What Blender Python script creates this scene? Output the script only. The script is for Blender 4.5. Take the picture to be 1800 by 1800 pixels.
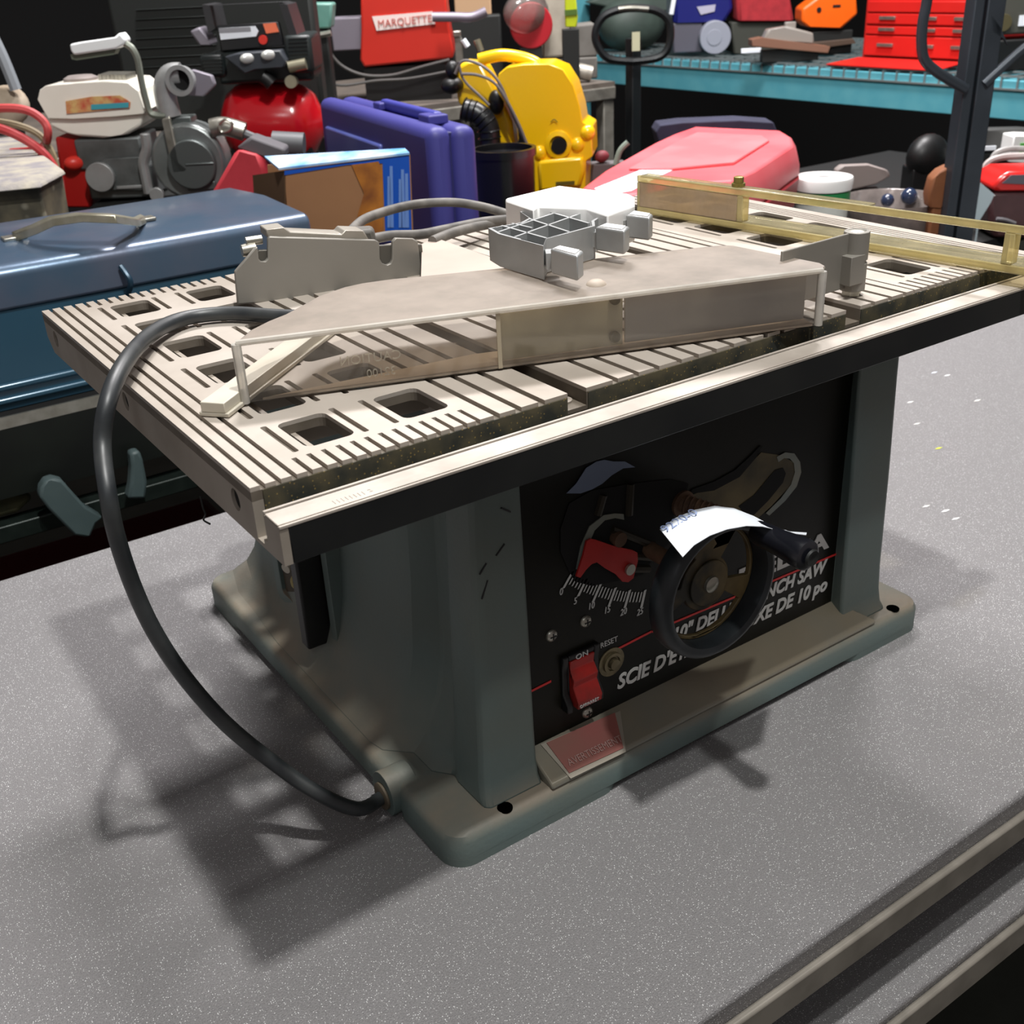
import bpy, bmesh, math, random
from mathutils import Vector, Matrix
from mathutils.geometry import tessellate_polygon
for o in list(bpy.data.objects): bpy.data.objects.remove(o)
random.seed(7)
SC = bpy.context.scene
COL = SC.collection
R = math.radians
# ------------------------------------------------------------------ camera
FPX = 1926.05
CR = Matrix(((0.82113301, -0.56894118, -0.04523831), (-0.29065631, -0.34864412, -0.8910478), (0.49118172, 0.74481757, -0.45164954)))
CC = Vector((-0.25957287, -0.48632113, 0.5498556))
cd = bpy.data.cameras.new('camera'); cam = bpy.data.objects.new('camera', cd); COL.objects.link(cam)
cd.sensor_width = 36; cd.lens = 36 * FPX / 1800
right, down, fwd = CR[0], CR[1], CR[2]
m = Matrix((right, -down, -fwd)).transposed().to_4x4(); m.translation = CC
cam.matrix_world = m
cd.clip_start = .02; cd.clip_end = 60
cd.dof.use_dof = True; cd.dof.focus_distance = .72; cd.dof.aperture_fstop = 20
SC.camera = cam
# ------------------------------------------------------------------ world, lights, exposure
w = bpy.data.worlds.new('world'); SC.world = w; w.use_nodes = True
w.node_tree.nodes['Background'].inputs[0].default_value = (.68, .60, .58, 1)
w.node_tree.nodes['Background'].inputs[1].default_value = .26
SC.view_settings.view_transform = 'Standard'; SC.view_settings.look = 'None'
SC.view_settings.exposure = 0.0; SC.view_settings.gamma = 1; SC.view_settings.use_curve_mapping = False
def area(name, loc, target, sx, sy, power, col=(1, .97, .93)):
    l = bpy.data.lights.new(name, 'AREA'); l.shape = 'RECTANGLE'; l.size = sx; l.size_y = sy; l.energy = power; l.color = col
    o = bpy.data.objects.new(name, l); COL.objects.link(o); o.location = loc
    o.rotation_euler = (Vector(target) - Vector(loc)).to_track_quat('-Z', 'Y').to_euler(); return o
area('ceiling_lamp_over_bench', (.13, -.42, 2.25), (.2, .2, 0), .08, .08, 41, (1, .99, .96))
area('ceiling_lamp_beside_bench', (.10, -.80, 2.25), (.2, .2, 0), .08, .08, 13, (.98, 1, .97))
area('ceiling_lamp_over_tables', (.9, 1.5, 2.4), (.9, 1.5, 0), .7, .3, 80, (1, .97, .97))
area('ceiling_lamp_over_shelf', (2.2, 1.4, 2.4), (2.9, 1.6, 0), .7, .3, 90, (1, .97, .97))
area('fill_light_behind_camera', (-1.3, -1.6, 2.3), (0, .3, .1), .5, .5, 6, (.92, .98, 1))  # added fill that lifts the ambient level, not a ceiling lamp
# ------------------------------------------------------------------ measuring helpers
def ray(x, y): return CR.transposed() @ Vector(((x - 900) / FPX, (y - 900) / FPX, 1))
def at_z(x, y, z): d = ray(x, y); return CC + d * ((z - CC.z) / d.z)
def at_y(x, y, Y): d = ray(x, y); return CC + d * ((Y - CC.y) / d.y)
def at_x(x, y, X): d = ray(x, y); return CC + d * ((X - CC.x) / d.x)
def at_d(x, y, D): return CC + ray(x, y) * D
# ------------------------------------------------------------------ materials
def rgb(h):
    h = h.lstrip('#'); v = [int(h[i:i + 2], 16) / 255 for i in (0, 2, 4)]
    return tuple((c / 12.92 if c <= .04045 else ((c + .055) / 1.055) ** 2.4) for c in v) + (1,)
MATS = {}
def mat(name, col, rough=.5, metal=0, var=None, bump=None, dust=None, spec=.5, emit=0, speck=None, coat=0):
    """var=(scale, colour, amount) blotches; bump=(scale, distance); dust=(colour, amount) lies on upward faces; speck=(scale, colour, amount) grains"""
    if name in MATS: return MATS[name]
    m = bpy.data.materials.new(name); m.use_nodes = True; nt = m.node_tree; N = nt.nodes; L = nt.links
    b = N['Principled BSDF']; b.inputs['Roughness'].default_value = rough; b.inputs['Metallic'].default_value = metal
    b.inputs['Specular IOR Level'].default_value = spec
    if coat: b.inputs['Coat Weight'].default_value = coat; b.inputs['Coat Roughness'].default_value = .15
    tc = N.new('ShaderNodeTexCoord')
    cur = None
    def mix(fac, a, bcol):
        mx = N.new('ShaderNodeMix'); mx.data_type = 'RGBA'
        L.new(fac, mx.inputs[0])
        if a is None: mx.inputs[6].default_value = rgb(col)
        else: L.new(a, mx.inputs[6])
        mx.inputs[7].default_value = rgb(bcol); return mx.outputs[2]
    def noise(scale, lo, hi, amt, detail=4):
        n = N.new('ShaderNodeTexNoise'); n.inputs['Scale'].default_value = scale; n.inputs['Detail'].default_value = detail
        L.new(tc.outputs['Object'], n.inputs['Vector'])
        mr = N.new('ShaderNodeMapRange'); mr.inputs['From Min'].default_value = lo; mr.inputs['From Max'].default_value = hi
        mr.inputs['To Max'].default_value = amt; L.new(n.outputs[0], mr.inputs[0]); return mr.outputs[0]
    if var: cur = mix(noise(var[0], .38, .66, var[2]), cur, var[1])
    if speck:
        v = N.new('ShaderNodeTexVoronoi'); v.inputs['Scale'].default_value = speck[0]; L.new(tc.outputs['Object'], v.inputs['Vector'])
        mr = N.new('ShaderNodeMapRange'); mr.inputs['From Min'].default_value = .16; mr.inputs['From Max'].default_value = .3
        mr.inputs['To Min'].default_value = speck[2]; mr.inputs['To Max'].default_value = 0; L.new(v.outputs['Distance'], mr.inputs[0])
        wn = N.new('ShaderNodeSeparateColor'); L.new(v.outputs['Color'], wn.inputs[0])
        gt = N.new('ShaderNodeMath'); gt.operation = 'GREATER_THAN'; gt.inputs[1].default_value = .6; L.new(wn.outputs[0], gt.inputs[0])
        mu = N.new('ShaderNodeMath'); mu.operation = 'MULTIPLY'; L.new(mr.outputs[0], mu.inputs[0]); L.new(gt.outputs[0], mu.inputs[1])
        cur = mix(mu.outputs[0], cur, speck[1])
    if dust:
        g = N.new('ShaderNodeNewGeometry'); s = N.new('ShaderNodeSeparateXYZ'); L.new(g.outputs['Normal'], s.inputs[0])
        mr = N.new('ShaderNodeMapRange'); mr.inputs['From Min'].default_value = .12; mr.inputs['From Max'].default_value = .85
        mr.inputs['To Max'].default_value = dust[1]; L.new(s.outputs[2], mr.inputs[0])
        nz = noise(14, .25, .6, 1)
        mu = N.new('ShaderNodeMath'); mu.operation = 'MULTIPLY'; L.new(mr.outputs[0], mu.inputs[0]); L.new(nz, mu.inputs[1])
        cur = mix(mu.outputs[0], cur, dust[0])
    if cur is None: b.inputs['Base Color'].default_value = rgb(col)
    else: L.new(cur, b.inputs['Base Color'])
    if bump:
        n = N.new('ShaderNodeTexNoise'); n.inputs['Scale'].default_value = bump[0]; n.inputs['Detail'].default_value = 3
        L.new(tc.outputs['Object'], n.inputs['Vector'])
        bp = N.new('ShaderNodeBump'); bp.inputs['Distance'].default_value = bump[1]; bp.inputs['Strength'].default_value = 1
        L.new(n.outputs[0], bp.inputs['Height']); L.new(bp.outputs[0], b.inputs['Normal'])
    if emit: b.inputs['Emission Color'].default_value = rgb(col); b.inputs['Emission Strength'].default_value = emit
    MATS[name] = m; return m
def clear(name, tint, haze_col, haze, rough=.06, dust=0):
    """thin clear plastic: tinted transparency, fresnel gloss, a little milky haze, dust on upward faces"""
    if name in MATS: return MATS[name]
    m = bpy.data.materials.new(name); m.use_nodes = True; nt = m.node_tree; N = nt.nodes; L = nt.links
    for n in list(N):
        if n.type == 'BSDF_PRINCIPLED': N.remove(n)
    out = N['Material Output']
    tr = N.new('ShaderNodeBsdfTransparent'); tr.inputs[0].default_value = rgb(tint)
    gl = N.new('ShaderNodeBsdfGlossy'); gl.inputs['Roughness'].default_value = rough
    df = N.new('ShaderNodeBsdfDiffuse'); df.inputs[0].default_value = rgb(haze_col)
    tl = N.new('ShaderNodeBsdfTranslucent'); tl.inputs[0].default_value = rgb(haze_col); m0 = N.new('ShaderNodeMixShader'); m0.inputs[0].default_value = .5; L.new(df.outputs[0], m0.inputs[1]); L.new(tl.outputs[0], m0.inputs[2]); df = m0
    m1 = N.new('ShaderNodeMixShader'); m2 = N.new('ShaderNodeMixShader')
    tc = N.new('ShaderNodeTexCoord'); nz = N.new('ShaderNodeTexNoise'); nz.inputs['Scale'].default_value = 35; nz.inputs['Detail'].default_value = 6
    L.new(tc.outputs['Object'], nz.inputs['Vector'])
    mr = N.new('ShaderNodeMapRange'); mr.inputs['From Min'].default_value = .3; mr.inputs['From Max'].default_value = .7
    mr.inputs['To Min'].default_value = haze * .7; mr.inputs['To Max'].default_value = haze * 1.3; L.new(nz.outputs[0], mr.inputs[0])
    fac = mr.outputs[0]
    if dust:
        g = N.new('ShaderNodeNewGeometry'); s = N.new('ShaderNodeSeparateXYZ'); L.new(g.outputs['Normal'], s.inputs[0])
        r2 = N.new('ShaderNodeMapRange'); r2.inputs['From Min'].default_value = .3; r2.inputs['From Max'].default_value = .9; r2.inputs['To Max'].default_value = dust
        L.new(s.outputs[2], r2.inputs[0])
        ad = N.new('ShaderNodeMath'); ad.operation = 'ADD'; ad.use_clamp = True; L.new(fac, ad.inputs[0]); L.new(r2.outputs[0], ad.inputs[1]); fac = ad.outputs[0]
    L.new(fac, m1.inputs[0]); L.new(tr.outputs[0], m1.inputs[1]); L.new(df.outputs[0], m1.inputs[2])
    fr = N.new('ShaderNodeFresnel'); fr.inputs[0].default_value = 1.45
    L.new(fr.outputs[0], m2.inputs[0]); L.new(m1.outputs[0], m2.inputs[1]); L.new(gl.outputs[0], m2.inputs[2]); L.new(m2.outputs[0], out.inputs[0])
    MATS[name] = m; return m
# ------------------------------------------------------------------ mesh helpers
class MB:
    def __init__(s, M=None): s.v = []; s.f = []; s.M = M
    def P(s, p):
        p = Vector(p); return s.M @ p if s.M is not None else p
    def add(s, vs, fs):
        n = len(s.v); s.v += [s.P(p) for p in vs]; s.f += [tuple(i + n for i in f) for f in fs]; return s
    def box(s, x0, x1, y0, y1, z0, z1):
        return s.add([(x0, y0, z0), (x1, y0, z0), (x1, y1, z0), (x0, y1, z0), (x0, y0, z1), (x1, y0, z1), (x1, y1, z1), (x0, y1, z1)],
                     [(0, 3, 2, 1), (4, 5, 6, 7), (0, 1, 5, 4), (1, 2, 6, 5), (2, 3, 7, 6), (3, 0, 4, 7)])
    def hexa(s, b, t):   # four bottom points, four top points
        return s.add(list(b) + list(t), [(0, 3, 2, 1), (4, 5, 6, 7), (0, 1, 5, 4), (1, 2, 6, 5), (2, 3, 7, 6), (3, 0, 4, 7)])
    def loft(s, rings, close=True, cap=True):
        n = len(rings[0]); vs = [p for r in rings for p in r]; fs = []
        for i in range(len(rings) - 1):
            for j in range(n if close else n - 1):
                a = i * n + j; b = i * n + (j + 1) % n; fs.append((a, b, b + n, a + n))
        if cap and close: fs.append(tuple(range(n))[::-1]); fs.append(tuple(range((len(rings) - 1) * n, len(rings) * n)))
        return s.add(vs, fs)
    def tube(s, pts, r, n=10, smooth=True, cap=True):
        pts = [Vector(p) for p in pts]
        rr = r if isinstance(r, (list, tuple)) else [r] * len(pts)
        if smooth and len(pts) > 2:
            q = []; qr = []
            for i in range(len(pts) - 1):
                p0 = pts[max(i - 1, 0)]; p1 = pts[i]; p2 = pts[i + 1]; p3 = pts[min(i + 2, len(pts) - 1)]
                for k in range(6):
                    t = k / 6
                    q.append(.5 * ((2 * p1) + (p2 - p0) * t + (2 * p0 - 5 * p1 + 4 * p2 - p3) * t * t + (3 * p1 - p0 - 3 * p2 + p3) * t ** 3))
                    qr.append(rr[i] * (1 - t) + rr[i + 1] * t)
            q.append(pts[-1]); qr.append(rr[-1]); pts, rr = q, qr
        rings = []; up = Vector((0, 0, 1)); prev = None
        for i, p in enumerate(pts):
            t = (pts[min(i + 1, len(pts) - 1)] - pts[max(i - 1, 0)]).normalized()
            if prev is None:
                a = t.cross(up)
                if a.length < .1: a = t.cross(Vector((1, 0, 0)))
            else: a = prev - t * prev.dot(t)
            a.normalize(); prev = a; b = t.cross(a)
            rings.append([p + (a * math.cos(2 * math.pi * k / n) + b * math.sin(2 * math.pi * k / n)) * rr[i] for k in range(n)])
        return s.loft(rings, cap=cap)
    def cyl(s, p0, p1, r0, r1=None, n=24): return s.tube([p0, p1], [r0, r0 if r1 is None else r1], n, smooth=False)
    def lathe(s, c, ax, prof, n=28):   # prof: (distance along axis, radius)
        c = Vector(c); ax = Vector(ax).normalized(); a = ax.cross(Vector((0, 0, 1)))
        if a.length < .1: a = ax.cross(Vector((1, 0, 0)))
        a.normalize(); b = ax.cross(a)
        return s.loft([[c + ax * h + (a * math.cos(2 * math.pi * k / n) + b * math.sin(2 * math.pi * k / n)) * max(r, 1e-5) for k in range(n)] for h, r in prof])
    def prism(s, outer, e, holes=(), fn=None):
        """outline (list of 3D points) with holes, pushed along vector e"""
        e = Vector(e); loops = [[Vector(p) for p in outer]] + [[Vector(p) for p in h] for h in holes]
        tri = tessellate_polygon(loops); flat = [p for l in loops for p in l]; n = len(flat)
        vs = flat + [p + e for p in flat]; fs = [tuple(t) for t in tri] + [tuple(i + n for i in t[::-1]) for t in tri]
        o = 0
        for l in loops:
            k = len(l)
            for i in range(k): a = o + i; b = o + (i + 1) % k; fs.append((a, b, b + n, a + n))
            o += k
        return s.add(vs, fs)
    def ell(s, c, rx, ry, rz, n=20, m=12):
        c = Vector(c); return s.loft([[c + Vector((rx * math.sin(math.pi * i / m) * math.cos(2 * math.pi * j / n), ry * math.sin(math.pi * i / m) * math.sin(2 * math.pi * j / n), -rz * math.cos(math.pi * i / m))) for j in range(n)] for i in [.02] + list(range(1, m)) + [m - .02]])
    def build(s, name, m, parent=None, bevel=0, smooth=40, seg=2, label=None):
        org = ORG.get(parent.name, Vector()) if parent else Vector()
        me = bpy.data.meshes.new(name); me.from_pydata([p - org for p in s.v], [], s.f); me.update()
        bm = bmesh.new(); bm.from_mesh(me); bmesh.ops.remove_doubles(bm, verts=bm.verts, dist=1e-6)
        bmesh.ops.recalc_face_normals(bm, faces=bm.faces); th = math.radians(smooth)
        for f in bm.faces: f.smooth = smooth > 0
        for e in bm.edges:
            if len(e.link_faces) == 2 and e.calc_face_angle(0) > th: e.smooth = False
        bm.to_mesh(me); bm.free()
        o = bpy.data.objects.new(name, me); COL.objects.link(o); me.materials.append(m)
        if parent: o.parent = parent
        ORG[o.name] = org
        if bevel:
            b = o.modifiers.new('bevel', 'BEVEL'); b.width = bevel; b.segments = seg; b.limit_method = 'ANGLE'; b.angle_limit = R(35); b.harden_normals = False
        if label: o['label'] = label
        return o
ORG = {}
def thing(name, loc, label, cat, group=None):
    o = bpy.data.objects.new(name, None); COL.objects.link(o); o.location = loc; o.empty_display_size = .02
    ORG[o.name] = Vector(loc); o['label'] = label; o['category'] = cat
    if group: o['group'] = group
    return o
def tag(o, label, cat, group=None):
    o['label'] = label; o['category'] = cat
    if group: o['group'] = group
    return o
def struct(o): o['kind'] = 'structure'; return o
def rrect(x0, x1, y0, y1, r, n=4):
    pts = []
    for cx, cy, a in ((x1 - r, y1 - r, 0), (x0 + r, y1 - r, 90), (x0 + r, y0 + r, 180), (x1 - r, y0 + r, 270)):
        for k in range(n + 1): t = R(a + 90 * k / n); pts.append((cx + r * math.cos(t), cy + r * math.sin(t)))
    return pts
def text(body, size, loc, rot, m, parent, shear=0, off=0, ext=.0003, sx=1, name='lettering', align='LEFT', label=None, fit=0):
    cu = bpy.data.curves.new('t', 'FONT'); cu.body = body; cu.size = size; cu.shear = shear; cu.offset = off; cu.extrude = ext; cu.align_x = align; cu.resolution_u = 3
    o = bpy.data.objects.new('t', cu); COL.objects.link(o)
    dg = bpy.context.evaluated_depsgraph_get(); me = bpy.data.meshes.new_from_object(o.evaluated_get(dg)); bpy.data.objects.remove(o)
    if fit: xs_ = [v.co.x for v in me.vertices]; sx = fit / (max(xs_) - min(xs_)); me.transform(Matrix.Translation((-min(xs_), 0, 0)))
    M = Matrix.Translation(Vector(loc)) @ (rot if isinstance(rot, Matrix) else Matrix.Identity(4)) @ Matrix.Diagonal((sx, 1, 1, 1))
    org = ORG.get(parent.name, Vector()) if parent else Vector()
    me.transform(Matrix.Translation(-org) @ M); me.name = name; me.materials.clear(); me.materials.append(m)
    q = bpy.data.objects.new(name, me); COL.objects.link(q)
    if parent: q.parent = parent
    ORG[q.name] = org
    if label: q['label'] = label
    return q
FRONT = Matrix(((1, 0, 0, 0), (0, 0, -1, 0), (0, 1, 0, 0), (0, 0, 0, 1)))   # text standing in the XZ plane, facing -Y
HF = Vector((fwd.x, fwd.y, 0)).normalized(); HR = Vector((HF.y, -HF.x, 0))
def frame(px, z0, D=None, X=None, Y=None, yaw=0):
    """a local frame standing on height z0 in column px at distance D (or on the plane x=X or y=Y); one unit = one pixel at that distance"""
    r0 = ray(px, 0); r1 = ray(px, 1) - r0
    if D is not None: py = ((z0 - CC.z) / D - r0.z) / r1.z
    else:
        k, K = (0, X) if X is not None else (1, Y)
        # CC + a r0 + b r1 : component k = K, component 2 = z0
        A = (r0[k], r1[k], K - CC[k]); B = (r0.z, r1.z, z0 - CC.z); det = A[0] * B[1] - A[1] * B[0]
        a = (A[2] * B[1] - A[1] * B[2]) / det; b = (A[0] * B[2] - A[2] * B[0]) / det; D = a; py = b / a
    o = CC + ray(px, py) * D; S = D / FPX
    c, s = math.cos(R(yaw)), math.sin(R(yaw)); ax = HR * c + HF * s; ay = HF * c - HR * s
    M = Matrix(((ax.x * S, ay.x * S, 0, o.x), (ax.y * S, ay.y * S, 0, o.y), (0, 0, S, o.z), (0, 0, 0, 1)))
    return M, o, S, py
# ------------------------------------------------------------------ palette
M_bench = mat('glitter_grey_laminate', '#787677', .48, .2, var=(900, '#8e8c8c', .9), bump=(1300, .0008), speck=(800, '#f4f4f4', .9))
M_benchd = mat('worn_bench_edge', '#8b857c', .5, .2, var=(30, '#6c675f', .7))
M_dark = mat('dark_steel', '#1b1d1c', .6, .2)
M_black = mat('black_plastic', '#0e0f10', .45, 0, var=(20, '#1a1a1a', .5))
M_body = mat('grey_green_painted_housing', '#5d6d6b', .55, 0, var=(9, '#64655a', .45), dust=('#8f7f6c', .75), bump=(300, .0002))
M_alu = mat('cast_aluminium_table', '#b8afa5', .48, .25, var=(9, '#978d81', .8), dust=None, bump=(60, .0003))
M_aludark = mat('dusty_cast_aluminium_skirt', '#a1988d', .6, .2, var=(18, '#857b6e', .6))
M_grime = mat('grimy_black_casting', '#33352f', .7, .1, var=(60, '#6d6348', .55), speck=(500, '#b79a55', .5))
M_rail = mat('black_rail', '#17191a', .45, .3, var=(14, '#2a2b29', .6))
M_railtop = mat('bare_rail_top', '#b9b0a6', .5, .2, var=(22, '#9b9288', .8), bump=(80, .0003))
M_panel = mat('black_decal_panel', '#0b0c09', .4, 0, var=(9, '#1b1912', .7), spec=.2)
M_white = mat('white_print', '#c9c9c6', .6)
M_redl = mat('red_print', '#cf2a2a', .5)
M_red = mat('red_painted_metal', '#b42320', .45, .1, var=(30, '#8a1b18', .4))
M_chrome = mat('zinc_steel', '#b9b7ad', .32, .85, var=(60, '#8a8577', .5))
M_rust = mat('brown_rusty_rod', '#5a4436', .6, .4, var=(60, '#8a6c52', .6))
M_cord = mat('black_rubber_cord', '#24282b', .45, 0, var=(40, '#4b4d4b', .4), spec=.6)
M_cordg = mat('dusty_grey_cord', '#4f4c49', .6, 0, var=(40, '#8a857e', .6))
M_paper = mat('white_paper', '#eef3fa', .7)
M_ink = mat('faint_blue_ink', '#9aa9cf', .7)
M_casting = mat('die_cast_grey', '#a9abab', .42, .45, var=(20, '#8b8a88', .5), bump=(120, .0003))
M_bracket = mat('grey_fence_bracket', '#8b8780', .5, .3, var=(8, '#7b776f', .6))
M_clear = clear('scratched_clear_plastic', '#ffffff', '#ece4d8', .07, .08, dust=.5)
M_amber = clear('amber_plastic', '#fdf8e4', '#e2d8b4', .30, .12, dust=.1)
M_amberd = clear('amber_plastic_edge', '#f9f0cf', '#e6d9a6', .5, .2)
M_floor = mat('dark_concrete_floor', '#3b3d36', .8, 0, var=(5, '#25261f', .8), bump=(30, .002))
M_wall = mat('black_wall', '#060607', .9)
# ------------------------------------------------------------------ setting
BZ = -.9
struct(MB().box(-3, 6, -2, 5.6, BZ - .05, BZ).build('floor', M_floor))
struct(MB().box(-3, 6, 5.6, 5.7, BZ, 2.6).build('wall_back', M_wall))
struct(MB().box(6, 6.1, -2, 5.7, BZ, 2.6).build('wall_right', M_wall))
# ------------------------------------------------------------------ workbench
wb = thing('workbench', (.4, .2, BZ), 'long grey workbench with a glittery speckled top that carries the bench saw', 'workbench')
MB().box(-1.4, 2.1, -.181, .634, -.022, 0).build('bench_top', M_bench, wb, bevel=.004)
mb = MB(); mb.box(-1.4, 2.1, -.181, .634, -.04, -.0221); mb.box(-1.4, 2.1, -.187, -.1811, -.04, -.016); mb.build('edge_strip', M_benchd, wb, bevel=.002)
MB().box(-1.4, 2.1, -.12, .62, -.1, -.0401).build('recess', M_dark, wb)
MB().box(-1.4, 2.1, -.197, .62, -.115, -.1001).build('lower_tier', M_bench, wb, bevel=.004)
MB().box(-1.4, 2.1, -.203, -.1971, -.135, -.107).build('lower_edge_strip', M_benchd, wb, bevel=.002)
MB().box(-1.4, 2.1, -.16, .62, -.135, -.1151).build('apron', M_dark, wb)
for k_, (x, y, m_) in enumerate(((1650, 788, '#c9cf3a'), (1642, 655, '#dfe6f5'), (1665, 660, '#f0f0f0'), (1600, 707, '#ecebe8'), (1612, 745, '#d8d6d2'), (1718, 704, '#f2efe8'), (1662, 898, '#efefef'), (1680, 912, '#d9d9d9'), (1628, 890, '#d4d2cf'))):
    p = at_z(x, y, .0001); dd = Vector((.006, -.001, 0)); q = Vector((.0006, .0018, 0)); MB().prism([p - dd, p - q, p + dd, p + q], (0, 0, .0003)).build('paint_fleck', mat('fleck' + m_[1:], m_, .6), wb)
for x in (-1.3, 1.95):
    for y in (-.12, .55): MB().box(x - .03, x + .03, y - .03, y + .03, BZ, -.1351).build('leg', M_dark, wb, bevel=.003)
# ------------------------------------------------------------------ bench saw
H = .3277
saw = thing('bench_saw', (.25, .2, 0), 'grey-green bench table saw with slotted aluminium table and black front panel, on the glittery bench', 'table saw')
W, DP = .4936, .455
# base flange with feet
def ring(x0, x1, y0, y1, r, z): return [(x, y, z) for x, y in rrect(x0, x1, y0, y1, r, 6)]
mb = MB(); mb.loft([ring(0, W, 0, DP, .018, .0065), ring(0, W, 0, DP, .018, .020), ring(.002, W - .002, .002, DP - .002, .017, .0245), ring(.006, W - .006, .006, DP - .006, .016, .027)])
for x0, x1 in ((0, .148), (.39, W)):
    for y0, y1 in ((0, .085), (.375, DP)): mb.loft([ring(x0, x1, y0, y1, .0179, 0), ring(x0, x1, y0, y1, .0179, .0066)])
mb.build('base_flange', M_body, saw, smooth=35)
# housing: lofted shell whose cross-section changes with height
LV = [(.026, .006, .026, .036, .012), (.033, .016, .034, .0375, .0165), (.045, .026, .042, .0385, .0185), (.07, .035, .054, .040, .019), (.10, .041, .060, .041, .019), (.16, .0455, .063, .043, .019), (.24, .048, .065, .046, .02), (.298, .050, .066, .048, .02)]
XB = {.026: .012, .033: .030, .045: .040, .07: .044, .10: .0455, .16: .047, .24: .048, .298: .050}
def housing_ring(z, xw, xr, xp, yf):
    xb = XB[z]; L = [(xb + .012, .420 + min(.03, .03 * (.06 / max(z, .03)) ** 2)), (xb, .405), (xb * .7 + xw * .3, .36), (xw, .30), (xw, .13), (xw + .003, .115), (xr, .098), (xr, .072), (xp + .002, .058), (xp, .05), (xp, yf + .004), (xp + .004, yf)]
    Rr = [(W - x, y) for x, y in L][::-1]
    return [(x, y, z) for x, y in L + [(.0845 - .003 * (z / .3), yf), (.0845 - .003 * (z / .3), .033), (.4045, .033), (.4045 - .01 * (z / .3), yf)][0:4] + Rr]
rings = []
for lv in LV:
    r = housing_ring(*lv); rings.append(r)
MB().loft(rings).build('housing', M_body, saw, bevel=.0025, smooth=28)
# little foundry details on the housing: fillets, mounting holes, scratches
for x, y in ((.0485, .0085), (.460, .0085)):
    MB().cyl((x, y, .0262), (x, y, .0273), .0055, n=20).build('mounting_hole', mat('hole_darkness', '#020202', 1, spec=0), saw)
mb = MB()
for p, q in (((887, 956), (872, 977)), ((855, 990), (843, 1010)), ((857, 1020), (847, 1053)), ((881, 893), (897, 900))):
    a = at_y(*p, .0195); b = at_y(*q, .0195); mb.cyl(a, b, .0006, n=6)
mb.build('scratch', M_black, saw, label='dark scratches on the left front pillar')
# sloping sill under the panel
mb = MB(); mb.hexa([(.085, .002, .0265), (.43, .002, .0265), (.405, .034, .0265), (.0845, .034, .0265)], [(.085, .003, .0305), (.43, .003, .0305), (.405, .033, .046), (.0845, .033, .046)])
mb.build('sill', mat('polished_grey_sill', '#75756c', .38, .1, var=(12, '#8d8575', .7), dust=('#85775f', .5)), saw, bevel=.0015)
# front panel
PY = .031
def pn(x, y, d=0): return at_y(x, y, PY - d)
MB().box(.0835, .4045, PY, .0335, .044, .285).build('front_panel', M_panel, saw)
def tr(name, pts, m, d0=.0002, th=.0006, label=None, bevel=0, parent=None):
    mbx = MB(); mbx.prism([at_y(x, y, PY - d0) for x, y in pts], (0, -th, 0)); return mbx.build(name, m, parent or saw, label=label, bevel=bevel)
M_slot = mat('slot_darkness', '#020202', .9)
M_rim = mat('panel_grey_line', '#6e7672', .5, 0, var=(40, '#84806e', .5))
M_dust = mat('dusty_pressed_metal', '#3c3626', .6, .2, var=(25, '#6a5d3d', .8))
tr('pressed_arc', [(1195, 905), (1215, 870), (1290, 842), (1338, 795), (1370, 800), (1400, 815), (1392, 850), (1355, 890), (1310, 930), (1240, 930)], M_dust, .0002, .0003)
tr('adjustment_slot', [(1213, 868), (1255, 862), (1300, 838), (1328, 805), (1340, 784), (1336, 783), (1320, 800), (1292, 826), (1256, 846), (1216, 860)], M_slot, .0006, .0003)
tr('adjustment_slot', [(1298, 890), (1325, 870), (1350, 840), (1362, 826), (1376, 822), (1381, 832), (1376, 848), (1350, 880), (1325, 905), (1310, 905)], M_slot, .0006, .0003)
tr('pressed_rim', [(1365, 803), (1380, 795), (1396, 797), (1406, 812), (1408, 830), (1400, 855), (1380, 880), (1352, 906), (1346, 902), (1372, 876), (1390, 852), (1397, 830), (1395, 814), (1388, 806), (1378, 805), (1368, 812)], M_rim, .0006, .0003)
tr('pressed_arc', [(1090, 905), (1160, 900), (1210, 912), (1215, 930), (1160, 935), (1100, 925)], mat('dim_metal', '#1c1a14', .5, .2), .0002, .0003)
tr('mechanism_window', [(998, 1000), (985, 970), (985, 930), (1000, 885), (1040, 862), (1110, 850), (1180, 842), (1210, 850), (1205, 870), (1180, 885), (1190, 940), (1145, 985), (1130, 1010), (1090, 1020), (1040, 1030), (1010, 1022)], M_slot, .0004, .0003)
tr('highlight_arc', [(1012, 1000), (1020, 960), (1035, 925), (1060, 905), (1080, 902), (1095, 903), (1096, 913), (1080, 910), (1062, 914), (1044, 932), (1030, 965), (1024, 1000)], M_rim, .0009, .0008)  # grey arc paints the highlight in the gear housing recess
tr('peeled_sticker', [(995, 867), (1012, 850), (1030, 822), (1048, 811), (1062, 808), (1078, 811), (1098, 811), (1116, 821), (1095, 823), (1075, 835), (1058, 850), (1040, 860), (1020, 867)], mat('blue_grey_sticker', '#68748a', .45), .0006, .0004, label='torn blue-grey sticker remnant')
# bars and bolt inside the mechanism window
mb = MB()
for a, b in (((1060, 870), (1050, 905)), ((1108, 850), (1105, 905)), ((1075, 930), (1150, 960)), ((1095, 975), (1150, 980)), ((1100, 1000), (1140, 1000))): mb.cyl(pn(*a, .001), pn(*b, .001), .003, n=8)
mb.build('linkage', mat('dim_brown_metal', '#2b261c', .5, .3), saw)
c = pn(1082, 944, .001); MB().cyl(c, c + Vector((0, -.006, 0)), .0055, n=16).build('bolt', M_rust, saw)
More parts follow.
